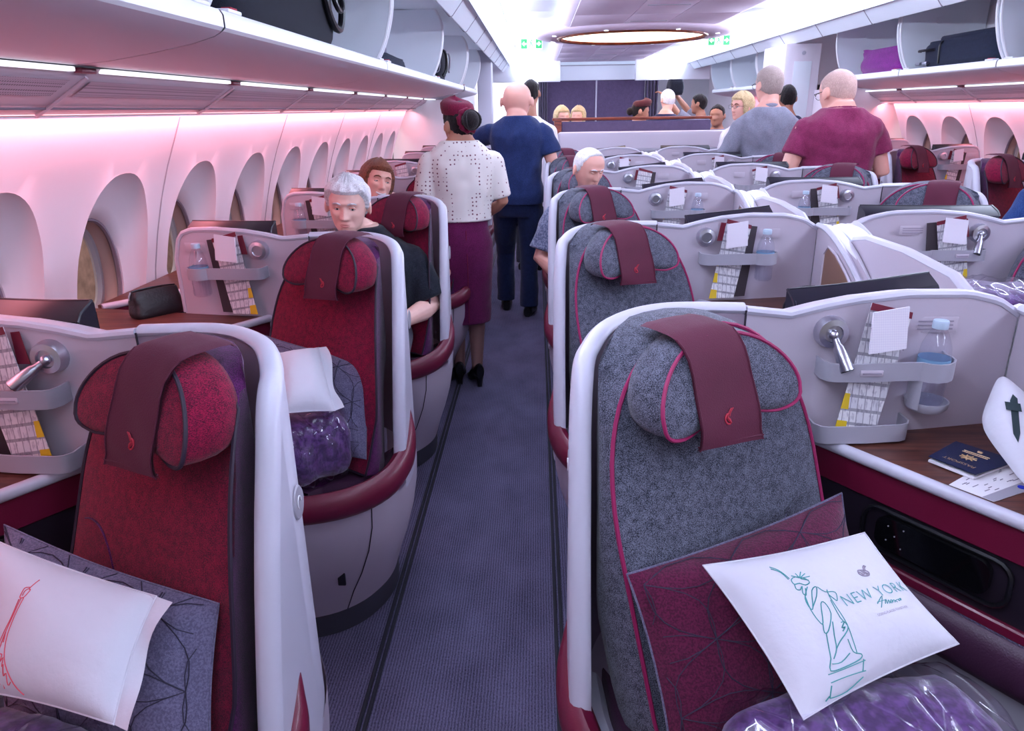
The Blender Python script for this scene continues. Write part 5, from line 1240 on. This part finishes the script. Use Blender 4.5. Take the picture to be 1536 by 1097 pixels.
def face_parts(root, R, p, k, brow='grey', smile=0, eyes=True, glasses=False, teeth=False, squint=0):
    def T(m): m.v = [tuple(R @ (Vector(v) * k) + p) for v in m.v]; return m
    if eyes:
        for s in (-1, 1):
            m = MB(); m.ell((s * .032, -.0765, .001), (.0125, .0110, .0085 - .003 * squint), 14, 10); e = build('eye', T(m), M['eyewhite'], root)
            m = MB(); m.ell((s * .032 + .001, -.0850, .001), (.0055, .0030, .0055 - .002 * squint), 12, 8); build('iris', T(m), M['iris'], e)
            m = MB(); m.tube([(s * .032 - .0145, -.0795, .001), (s * .032 - .007, -.0885, .0075 - .003 * squint), (s * .032 + .004, -.0895, .0078 - .003 * squint), (s * .032 + .0145, -.0795, .001)], [.0025, .0032, .0032, .0025], 6); build('eyelid', T(m), root['_skin_mat'] if False else SKIN['ruddy'], e)
    for s in (-1, 1):
        m = MB(); m.tube([(s * .014, -.0985, .0215), (s * .028, -.0985, .0275), (s * .042, -.090, .0255), (s * .050, -.083, .020)], [.003, .0038, .0034, .0018], 6); build('eyebrow', T(m), HAIRM[brow], root)
    mz = -.070; m = MB(); w = .029 + .006 * smile
    for dz, r in ((.0040, .0022), (-.0052, .0030)):
        m.tube([(w * t, -sm(mz, HF) * (1 - .30 * (t * w / .04) ** 2) - .0062 + .004 * t * t, mz + dz * (1 - t * t) + smile * .010 * t * t) for t in [x / 5 for x in range(-5, 6)]], [r * max(.25, 1 - (x / 5) ** 2 * .8) for x in range(-5, 6)], 6)
    build('lips', T(m), M['lip'], root, kind=None)
    if teeth:
        m = MB(); m.tube([(w * .8 * t, -.0925 + .010 * t * t, mz + smile * .008 * t * t) for t in [x / 4 for x in range(-4, 5)]], .0042, 6); build('teeth', T(m), M['eyewhite'], root)
    if glasses:
        for s in (-1, 1):
            m = MB(); m.tube([(s * .033 + .022 * cos(a), -.108, .001 + .017 * sin(a)) for a in [2 * pi * j / 16 for j in range(16)]], .0013, 5, closed=True)
            m.tube([(s * .055, -.107, .006), (s * .074, -.09, .006), (s * .082, .0, .004), (s * .080, .018, -.008)], .0014, 5); build('glasses_rim', T(m), M['black'], root)
def hrot(yaw=0, pitch=0, roll=0): return Matrix.Rotation(radians(yaw), 3, 'Z') @ Matrix.Rotation(radians(pitch), 3, 'X') @ Matrix.Rotation(radians(roll), 3, 'Y')
def person(name_label, loc, yaw, skin_, head, neck0, body=None, vox=.008, hk=1.0, hR=None, hair=None, hairm='grey', hseed=0, face=1.0, smile=0, fat=1.0, neck_r=.056, hz=.116):
    """root + continuous skin body (head, neck, and whatever body(mb) adds) + hair"""
    r = thing('person', name_label, 'person', loc, radians(yaw)); hR = hR or hrot(); hp = Vector(head)
    m = MB(); h = head_mb(face=face, fat=fat, smile=smile); ears(h, fat=fat); h.v = [tuple(hR @ (Vector(v) * hk) + hp) for v in h.v]; m.add(h.v, h.f)
    nk = hR @ (Vector((0, .018, -.075)) * hk) + hp; m.capsule([hR @ (Vector((0, .012, -.03)) * hk) + hp, nk, lerp(nk, Vector(neck0), .5), neck0], [.05 * hk, neck_r * hk, neck_r * hk * 1.02, neck_r * 1.15], 16)
    if body: body(m)
    b = vol(m, vox, 2, .4); o = build('body', b, SKIN[skin_], r, sharp=0, fix=False)
    if hair:
        hm = hair_mb(style(hair), fat=fat, seed=hseed, zlo=-.10 if hair != 'bob' else -.125, ztop=hz, rough={'shaved': .0006, 'ring': .001, 'thin': .0012, 'crown': .0006, 'full': .009}.get(hair, .005)); hm.v = [tuple(hR @ (Vector(v) * hk) + hp) for v in hm.v]; build('hair', hm, HAIRM[hairm], r, sharp=0)
    return r, hR, hp
def garment(root, name, fill, matk, vox=.010, amp=.006, seed=0, sm_=4):
    m = MB(); fill(m); v = vol(m, vox, sm_, .5); wrinkle(v, amp * 1.5, seed=seed); return build(name, v, M[matk], root, sharp=0, fix=False)
def leg(m, hip, knee, ank, f=1.0, inf=0.0, hem=0.0):
    hip, knee, ank = Vector(hip), Vector(knee), Vector(ank)
    if inf == 0: m.capsule([hip, lerp(hip, knee, .5), knee, lerp(knee, ank, .3), ank], [.085 * f, .072 * f, .052 * f, .054 * f, .034 * f], 14)
    else: m.tube([hip + Vector((0, 0, .04)), hip, lerp(hip, knee, .5), knee, lerp(knee, ank, .4), ank], [(.07) * f, .090 * f + inf, .076 * f + inf, .058 * f + inf, .056 * f + inf, .046 * f + inf + hem], 18)
def shoes(root, spots, matk='shoe', L=.27, w=.048, heel=0.0):
    for (x, y, yw, z) in spots:
        m = MB(); R = Matrix.Rotation(radians(yw), 3, 'Z'); rows = []
        for i in range(13):
            t = i / 12; yy = .08 - L * t; hw = w * (interp(t, [(0, .55), (.08, .72), (.3, .72), (.6, .98), (.8, .95), (.93, .65), (1, .2)])); ht = interp(t, [(0, .07), (.25, .085), (.5, .065), (.75, .045), (1, .02)]); zb = heel * interp(t, [(0, 1), (.35, .8), (.62, .06), (1, 0)])
            rows.append([tuple(R @ Vector((hw * cos(a), yy, max(0, zb + ht * (.5 + .62 * sin(a)))))+ Vector((x, y, z))) for a in [2 * pi * j / 14 for j in range(14)]])
        m.grid(rows, cu=True, cap=True); s = build('shoe', m, M[matk], root, sharp=50)
        if heel:
            m = MB(); p = R @ Vector((0, .055, 0)) + Vector((x, y, z)); m.tube([p + Vector((0, 0, heel * 1.05)), p + Vector((0, 0, heel * .5)), p], [.026, .018, .016], 10); build('heel', m, M[matk], s)
V3 = Vector
# ---- flight attendant, seen from behind
def att_body(m):
    torso(m, 0, .975, .86, .85)
    arm(m, (-.19, 0, 1.355), (-.232, .01, 1.10), (-.15, -.16, 1.0), .82); hand(m, (-.15, -.16, 1.0), (.5, -.85, .1), (0, 0, 1), .85)
    arm(m, (.19, 0, 1.355), (.228, .02, 1.09), (.12, -.17, 1.03), .82); hand(m, (.12, -.17, 1.02), (-.6, -.8, .1), (0, 0, 1), .85, side=-1)
    for s, y in ((-1, .015), (1, -.05)): leg(m, (s * .075, 0, .84), (s * .06, y * .5, .48), (s * .05, y + .02, .11), .92)
r, R, p = person('flight attendant standing in the aisle, dotted cream blouse, purple skirt, burgundy hat', (-.425, 4.17, 0), 192, 'tan', (-.0, -.02, 1.522), (0, .02, 1.40), att_body, .008, 1.0, hrot(24, 6, 0), 'crop', 'dark', 3)
def f_(m):
    torso(m, .018, .975, .92, .94, z0=1.03, z1=1.478)
    arm(m, (-.19, 0, 1.36), (-.232, .01, 1.10), (-.15, -.16, 1.0), .90, .012, .90, .004); arm(m, (.19, 0, 1.36), (.228, .02, 1.09), (.12, -.17, 1.03), .90, .012, .90, .004)
garment(r, 'blouse', f_, 'blouse', .009, .006, 2)
def f_(m):
    rows = []
    for z, hw, hd in ((.405, .145, .125), (.50, .148, .13), (.65, .156, .142), (.78, .168, .150), (.88, .165, .142), (.96, .146, .122), (1.02, .136, .112), (1.03, .12, .10)): rows.append([(hw * abs(cos(t)) ** .85 * (1 if cos(t) > 0 else -1), hd * abs(sin(t)) ** .85 * (1 if sin(t) > 0 else -1), z) for t in [2 * pi * j / 36 for j in range(36)]])
    m.grid(rows, cu=True, cap=True)
sk = garment(r, 'skirt', f_, 'skirt', .010, .004, 5, 2)
m = MB(); m.tube([(0, interp(z, [(.41, .128), (.65, .145), (.78, .154), (.96, .126), (1.02, .115)]), z) for z in [.42 + .06 * i for i in range(10)]], .0025, 5); build('skirt_zip', m, M['hat'], sk)
b = vol((lambda m: ([leg(m, (s * .075, 0, .6), (s * .06, y * .5, .48), (s * .05, y + .02, .11), .95) for s, y in ((-1, .015), (1, -.05))], m)[1])(MB()), .007, 2); build('tights', b, SKIN['tights'], r, sharp=0, fix=False)
shoes(r, ((-.05, .015, 8, 0), (.05, -.05, -6, 0)), 'shoe', .24, .042, .065)
def T_(m, k=1.0): m.v = [tuple(R @ (Vector(v) * k) + p) for v in m.v]; return m
m = MB()
for i in range(3): pass
m.ell((0, .128, .012), (.052, .040, .050), 20, 14); bn = build('hair_bun', T_(m), HAIRM['dark'], r)
m = MB(); m.tube([(.046 * cos(a), .138 + .01 * cos(2 * a), .012 + .045 * sin(a)) for a in [2 * pi * j / 20 for j in range(20)]], .011, 8, closed=True); build('bun_coil', T_(m), HAIRM['dark'], bn)
m = MB(); m.tube([(.055 * cos(a), .098, .012 + .055 * sin(a) + .004 * sin(7 * a)) for a in [2 * pi * j / 28 for j in range(28)]], [.013 + .006 * sin(j * 2.1) for j in range(28)], 8, closed=True); build('scrunchie', T_(m), M['hat'], r, sharp=0)
m = MB(); rows = []
for z, k, oy in ((.040, 1.02, 0), (.045, 1.10, 0), (.075, 1.14, -.004), (.100, 1.10, -.008), (.118, .86, -.012), (.126, .4, -.014), (.127, .01, -.014)): rows.append([(.0775 * k * cos(t), .094 * k * sin(t) + oy, z + .020 * sin(t) * -1 + .012) for t in [2 * pi * j / 32 for j in range(32)]])
m.grid(rows, cu=True, cap=True); build('hat', T_(m), M['hat'], r, sharp=50)
# ---- man in navy T-shirt, seen from behind
def f_(m):
    torso(m, 0, 1.045, .98, 1.05)
    arm(m, (.21, 0, 1.46), (.40, -.12, 1.36), (.44, -.40, 1.36), 1.05); hand(m, (.44, -.40, 1.36), (.1, -1, .1), (0, 0, 1), 1, side=-1)
    arm(m, (-.215, 0, 1.46), (-.285, .03, 1.17), (-.29, -.08, .94), 1.08); hand(m, (-.29, -.08, .94), (.02, -.35, -.93), (-1, 0, 0), 1.05, .6)
r, R, p = person('bald man in navy T-shirt and dark jeans standing in the aisle', (-.15, 5.80, 0), 176, 'ruddy', (0, -.025, 1.662), (0, .02, 1.52), f_, .008, 1.14, hrot(-8, 6, 0), None, 'stubble', 1, fat=1.20, neck_r=.066)
def f_(m):
    torso(m, .018, 1.045, 1.0, 1.12, z0=.86, z1=1.485)
    arm(m, (.21, 0, 1.465), (.40, -.12, 1.36), (.44, -.40, 1.36), 1.08, .014, .60, .010); arm(m, (-.215, 0, 1.465), (-.285, .03, 1.17), (-.29, -.08, .94), 1.10, .014, .62, .010)
garment(r, 't_shirt', f_, 'navyshirt', .010, .011, 4)
def f_(m):
    torso(m, .004, 1.0, .98, 1.08, z0=.80, z1=.97)
    leg(m, (-.10, 0, .86), (-.09, .0, .47), (-.085, .06, .07), 1.06, .014, .012); leg(m, (.10, -.02, .86), (.12, -.14, .48), (.12, -.12, .08), 1.06, .014, .012)
garment(r, 'jeans', f_, 'jeans', .010, .007, 6)
m = MB(); m.tube([(.188 * cos(a), .142 * sin(a), .955) for a in [2 * pi * j / 30 for j in range(30)]], .012, 6, closed=True); build('belt', m, M['belt'], r)
shoes(r, ((-.085, .05, -6, 0), (.12, -.14, 6, 0)), 'shoe', .29, .050)
# ---- dark-haired person in white beyond him
def f_(m): torso(m, 0, 1.02); arm(m, (.2, 0, 1.42), (.25, 0, 1.12), (.24, -.12, .9)); arm(m, (-.2, 0, 1.42), (-.25, 0, 1.12), (-.24, -.12, .9))
r, R, p = person('dark-haired person in white shirt, mostly hidden behind the navy T-shirt', (-.06, 7.55, 0), 170, 'tan', (0, -.02, 1.745), (0, .02, 1.55), f_, .010, 1.02, hrot(0, 0, 0), 'crop', 'dark', 8)
def f_(m): torso(m, .02, 1.02, 1.1, 1.1, z0=.86, z1=1.5); arm(m, (.2, 0, 1.42), (.25, 0, 1.12), (.24, -.12, .9), 1, .016, 1.6); arm(m, (-.2, 0, 1.42), (-.25, 0, 1.12), (-.24, -.12, .9), 1, .016, 1.6)
garment(r, 'shirt', f_, 'whitetop', .012, .008, 1)
def f_(m): torso(m, .004, 1.02, 1, 1, z0=.80, z1=.92); leg(m, (-.1, 0, .86), (-.1, -.02, .47), (-.1, .02, .07), 1, .012); leg(m, (.1, 0, .86), (.1, -.02, .47), (.1, .02, .07), 1, .012)
garment(r, 'trousers', f_, 'trouser', .012, .005, 2); shoes(r, ((-.1, .0, 0, 0), (.1, 0, 0, 0)))
# ---- standing men beyond the centre suites
def f_(m):
    torso(m, 0, 1.075, 1.05, 1.1); arm(m, (.215, 0, 1.47), (.325, .02, 1.20), (.36, -.10, 1.0), 1.1); hand(m, (.36, -.10, 1.0), (.0, -.6, -.8), (1, 0, 0), 1, side=-1); arm(m, (-.215, 0, 1.47), (-.27, -.02, 1.18), (-.2, -.2, 1.08), 1.1)
r, R, p = person('balding man in long-sleeved grey shirt standing with his back turned', (1.86, 6.22, 0), 184, 'ruddy', (0, -.025, 1.752), (0, .02, 1.58), f_, .008, 1.16, hrot(16, 4, 0), 'thin', 'stubble', 2, fat=1.05, neck_r=.06)
def f_(m):
    torso(m, .020, 1.075, 1.08, 1.16, z0=.86, z1=1.475); arm(m, (.215, 0, 1.475), (.325, .02, 1.20), (.36, -.10, 1.0), 1.15, .016, 1.95, .006); arm(m, (-.215, 0, 1.475), (-.27, -.02, 1.18), (-.2, -.2, 1.08), 1.15, .016, 1.9, .006)
gs = garment(r, 'shirt', f_, 'greyshirt', .010, .010, 7)
m = MB(); m.tube([(.074 * cos(a), .018 + .070 * sin(a), 1.578 + .012 * sin(a)) for a in [2 * pi * j / 24 for j in range(24)]], 1, sec=[(.010 * cos(a), .026 * sin(a)) for a in [2 * pi * j / 8 for j in range(8)]], closed=True, up=(0, 0, 1)); build('collar', m, M['greyshirt'], gs)
m = MB(); q = [(.055, -.105, .004), (.078, -.085, .006), (.085, .0, .006), (.082, .02, -.006)]; m.tube([tuple(R @ (Vector(v) * 1.16) + p) for v in q], .002, 6); m.tube([tuple(R @ (Vector((.034 + .022 * cos(a), -.108, .0 + .018 * sin(a))) * 1.17) + p) for a in [k * .5 for k in range(13)]], .0018, 5); build('glasses', m, M['black'], r)
def f_(m): torso(m, .004, 1.05, 1.06, 1.1, z0=.80, z1=.90); leg(m, (-.1, 0, .88), (-.1, -.02, .48), (-.1, .02, .07), 1.05, .012); leg(m, (.1, 0, .88), (.1, -.02, .48), (.1, .02, .07), 1.05, .012)
garment(r, 'trousers', f_, 'trouser', .012, .005, 2); shoes(r, ((-.1, .0, 0, 0), (.1, 0, 0, 0)))
def f_(m):
    torso(m, 0, 1.065, 1.14, 1.26); arm(m, (.235, 0, 1.475), (.318, .04, 1.17), (.22, -.20, 1.12), 1.22); hand(m, (.20, -.20, 1.10), (-.6, -.8, .1), (0, 0, 1), 1, side=-1)
    arm(m, (-.235, 0, 1.475), (-.312, .03, 1.17), (-.22, -.20, 1.13), 1.22); hand(m, (-.20, -.20, 1.12), (.6, -.8, .1), (0, 0, 1), 1)
r, R, p = person('heavy man in maroon T-shirt and glasses standing with his back turned', (1.985, 5.06, 0), 180, 'ruddy', (.015, -.05, 1.672), (0, .02, 1.52), f_, .008, 1.20, hrot(22, 12, 0), 'shaved', 'stubble2', 5, fat=1.10, neck_r=.066)
def f_(m):
    torso(m, .022, 1.065, 1.18, 1.32, z0=.86, z1=1.480); arm(m, (.235, 0, 1.48), (.318, .04, 1.17), (.22, -.20, 1.12), 1.16, .016, .60, .010); arm(m, (-.235, 0, 1.48), (-.312, .03, 1.17), (-.22, -.20, 1.13), 1.16, .016, .60, .010)
ms = garment(r, 't_shirt', f_, 'maroonshirt', .010, .011, 9)
m = MB(); m.tube([(.088 * cos(a), .018 + .080 * sin(a), 1.570 + .010 * sin(a)) for a in [2 * pi * j / 24 for j in range(24)]], .009, 6, closed=True); build('collar', m, M['maroonshirt'], ms)
m = MB(); q = [(.055, -.105, .004), (.080, -.085, .008), (.088, .0, .006), (.085, .02, -.006)]; m.tube([tuple(R @ (Vector(v) * 1.20) + p) for v in q], .0022, 6); m.tube([tuple(R @ (Vector((.034 + .022 * cos(a), -.108, .0 + .018 * sin(a))) * 1.17) + p) for a in [k * .5 for k in range(13)]], .0018, 5); build('glasses', m, M['black'], r)
def f_(m): torso(m, .004, 1.0, 1.2, 1.3, z0=.80, z1=.90); leg(m, (-.11, 0, .86), (-.11, -.02, .47), (-.11, .02, .07), 1.15, .012); leg(m, (.11, 0, .86), (.11, -.02, .47), (.11, .02, .07), 1.15, .012)
garment(r, 'trousers', f_, 'jeans', .012, .005, 2); shoes(r, ((-.1, .0, 0, 0), (.1, 0, 0, 0)))
# ---- seated elderly man in the third maroon suite, looking into the lens
def seated(m, k=1, fat=1.0, arms=()):
    torso(m, 0, 1.0, fat, fat)
def sit(label, head, yaw, skin_, hR, hair, hairm, shirt, sh_z, c, fat=1.0, vox=.0048, hk=1.0, elb=None, face_kw={}, seed=0, smile=0, headfat=1.0, lap=.60, lean=(0, 0), armpose=None):
    """upper body of a seated person: c = torso centre (x, y) on the seat, local z of the TORSO table shifted so the shoulders sit at sh_z"""
    dz = sh_z - 1.40; h = Vector(head) - Vector((c[0], c[1], 0)); Rz = Matrix.Rotation(radians(-yaw), 3, 'Z'); hl = Rz @ Vector((h.x, h.y, 0)); hl = Vector((hl.x, hl.y, head[2]))
    a1, a2 = armpose or (((.20, 0, 1.39), (.29, -.02, 1.12), (.18, -.26, 1.02)), ((-.20, 0, 1.39), (-.29, -.02, 1.12), (-.18, -.26, 1.02)))
    sh = lambda q: tuple(Vector(q) + Vector((0, 0, dz)))
    def f_(m):
        t = MB(); torso(t, 0, 1.0, fat, fat, z0=max(.80, lap - dz + .0), lean=lean); m.add([(x, y, z + dz) for x, y, z in t.v], t.f)
        for i, (s_, e_, w_) in enumerate((a1, a2)): arm(m, sh(s_), sh(e_), sh(w_), 1.05 * fat); hand(m, sh(w_), (-.4 if i == 0 else .4, -.9, -.1), (0, 0, 1), 1, side=-1 if i == 0 else 1)
        for s_ in (-1, 1): m.capsule([(s_ * .09, .02, lap + .075), (s_ * .10, -.2, lap + .085), (s_ * .10, -.42, lap + .08)], [.085, .075, .06], 12)
    r, R, p = person(label, (c[0], c[1], 0), yaw, skin_, hl, (lean[0] * .55, .02 + lean[1] * .55, sh_z + .085), f_, vox, hk, hR, hair, hairm, seed, 1.25, smile, headfat, neck_r=.050)
    def f_(m):
        t = MB(); torso(t, .018, 1.0, fat * 1.06, fat * 1.08, z0=max(.80, lap - dz - .0), z1=1.512, lean=lean); m.add([(x, y, z + dz) for x, y, z in t.v], t.f)
        for s_, e_, w_ in (a1, a2): arm(m, sh(s_), sh(e_), sh(w_), 1.08 * fat, .016, .84, .010)
    garment(r, 'shirt', f_, shirt, .009, .008, seed)
    def f_(m):
        for s_ in (-1, 1): m.capsule([(s_ * .09, .02, lap + .08), (s_ * .10, -.2, lap + .09), (s_ * .10, -.40, lap + .085)], [.095, .086, .072], 12)
    garment(r, 'trousers', f_, 'trouser', .012, .004, seed)
    face_parts(r, R, p, hk, **face_kw); return r
sit('white-haired elderly man in charcoal T-shirt looking out over his maroon seat', (-.775, 2.98, 1.243), 8, 'fair', hrot(-4, 8, 4), 'full', 'white', 'blacktee', 1.03, (-.735, 3.05), 1.05, .0044, .95, face_kw=dict(brow='white'), seed=3, headfat=1.02,
    armpose=(((.20, 0, 1.39), (.265, -.04, 1.16), (.16, -.24, 1.16)), ((-.20, 0, 1.39), (-.27, -.02, 1.14), (-.18, -.26, 1.04))))
sit('smiling woman with brown bob sitting behind the elderly man', (-.865, 3.98, 1.235), 10, 'ruddy', hrot(22, -8, 14), 'bob', 'brown', 'bluetop', 1.03, (-.80, 4.06), .85, .006, .95, face_kw=dict(brow='brown', smile=1, teeth=True, squint=.8), seed=6, smile=1)
sit('white-haired man in grey-blue shirt looking down in the grey centre seat', (.292, 4.18, 1.283), 14, 'ruddy', hrot(20, 20, 0), 'thin', 'white', 'blueshirt', 1.05, (.30, 4.30), 1.12, .0045, .89, face_kw=dict(brow='white', squint=1), seed=8, headfat=1.16)
# ---- figures near the windows and the far bar
def far(label, loc, yaw, skin_, H, hair, hairm, top, hR=None, seed=0, low='trouser', fat=1.0, arms=True, raised=False, vox=.011, glasses=False, face=False):
    k = H / 1.75
    A = (((.19, 0, 1.40), (.25, 0, 1.12), (.20, -.2, 1.0)), ((-.19, 0, 1.40), (-.25, 0, 1.12), (-.20, -.2, 1.0)))
    if raised: A = (((.19, 0, 1.40), (.26, -.20, 1.52), (.28, -.38, 1.74)), ((-.19, 0, 1.40), (-.22, -.22, 1.54), (-.16, -.40, 1.76)))
    A = [[tuple(Vector(q) * k) for q in a] for a in A]
    def f_(m):
        torso(m, 0, k, fat, fat)
        for i, a in enumerate(A): arm(m, *a, 1.0); hand(m, a[2], (0, -.8, .5 if raised else -.4), (0, 0, 1), 1, side=-1 if i == 0 else 1)
        for s in (-1, 1): leg(m, (s * .09, 0, .86 * k), (s * .09, -.01, .47 * k), (s * .09, .02, .08))
    r, R, p = person(label, loc, yaw, skin_, (0, -.02, 1.635 * k), (0, .02, 1.49 * k), f_, vox, 1.0, hR, hair, hairm, seed)
    def f_(m):
        torso(m, .018, k, fat * 1.06, fat * 1.06, z0=.88, z1=1.474)
        for a in A: arm(m, *a, 1.05, .016, 1.0 if raised else 1.7)
    garment(r, 'shirt', f_, top, .013, .007, seed)
    def f_(m):
        torso(m, .006, k, fat, fat, z0=.80, z1=.91)
        for s in (-1, 1): leg(m, (s * .09, 0, .86 * k), (s * .09, -.01, .47 * k), (s * .09, .02, .07), 1.0, .012)
    garment(r, 'trousers', f_, low, .014, .005, seed); shoes(r, ((-.09, .0, 0, 0), (.09, 0, 0, 0)))
    if face: face_parts(r, R, p, 1.0, brow='brown', glasses=glasses, smile=.5)
    return r, R, p
far('blond woman with glasses and white top talking beyond the grey-shirted man', (1.92, 7.18, 0), -62, 'ruddy', 1.70, 'bob', 'blond', 'whitetop', None, 3, vox=.007, glasses=True, face=True)
far('dark-haired person whose crown shows behind the grey-shirted man', (2.44, 7.55, 0), 180, 'tan', 1.78, 'crop', 'dark', 'navytop', None, 4)
far('dark-haired person whose face shows past the end of the purple partition', (2.06, 8.75, 0), -30, 'tan', 1.60, 'crop', 'dark', 'bluetop', None, 5)
far('white-haired man in navy top bending by the bar under the far bins', (1.62, 9.6, 0), 150, 'ruddy', 1.80, 'thin', 'white', 'navytop', hrot(50, 10, 0), 6, fat=1.15)
r, R, p = far('person lifting a black bag into a far open bin', (2.12, 10.0, 0), -120, 'tan', 1.74, 'crop', 'dark', 'trouser' if False else 'greyshirt', None, 7, raised=True)
case('black_bag', 'small black bag held up to a far open bin', 'bag', 1.72, 1.90, 10.0, 10.3, 1.74, 1.93, 'blackcloth', .05, 3)
r, R, p = far('flight attendant with brown hat standing at the bar', (1.19, 8.95, 0), 112, 'tan', 1.66, 'crop', 'dark', 'hat2', hrot(-20, 10, 0), 8)
m = MB(); rows = []
for z, k, oy in ((.040, 1.02, 0), (.045, 1.10, 0), (.075, 1.14, -.004), (.100, 1.10, -.008), (.118, .86, -.012), (.126, .4, -.014), (.127, .01, -.014)): rows.append([(.0775 * k * cos(t), .094 * k * sin(t) + oy, z - .020 * sin(t) + .012) for t in [2 * pi * j / 28 for j in range(28)]])
m.grid(rows, cu=True, cap=True); m.v = [tuple(R @ Vector(v) + p) for v in m.v]; build('hat', m, M['hat2'], r, sharp=50)
m = MB(); m.ell((0, .12, -.02), (.045, .04, .045), 16, 10); m.v = [tuple(R @ Vector(v) + p) for v in m.v]; build('hair_bun', m, HAIRM['dark'], r)
far('blond person whose crown shows over the wooden rail, farther from the white pole', (.30, 9.2, 0), 20, 'ruddy', 1.60, 'bob', 'blond', 'whitetop', None, 9)
far('golden-haired person whose crown shows over the wooden rail, closer to the white pole', (.545, 9.95, 0), -20, 'ruddy', 1.60, 'bob', 'blond', 'bluetop', None, 10)
sit('person in blue top whose shoulder shows at the edge by the maroon window seat', (2.97, 3.98, 1.37), -8, 'ruddy', hrot(0, 0, 0), 'crop', 'dark', 'bluetop', 1.15, (2.89, 4.04), 1.15, .009, 1.0, face_kw=dict(brow='brown'), seed=12)
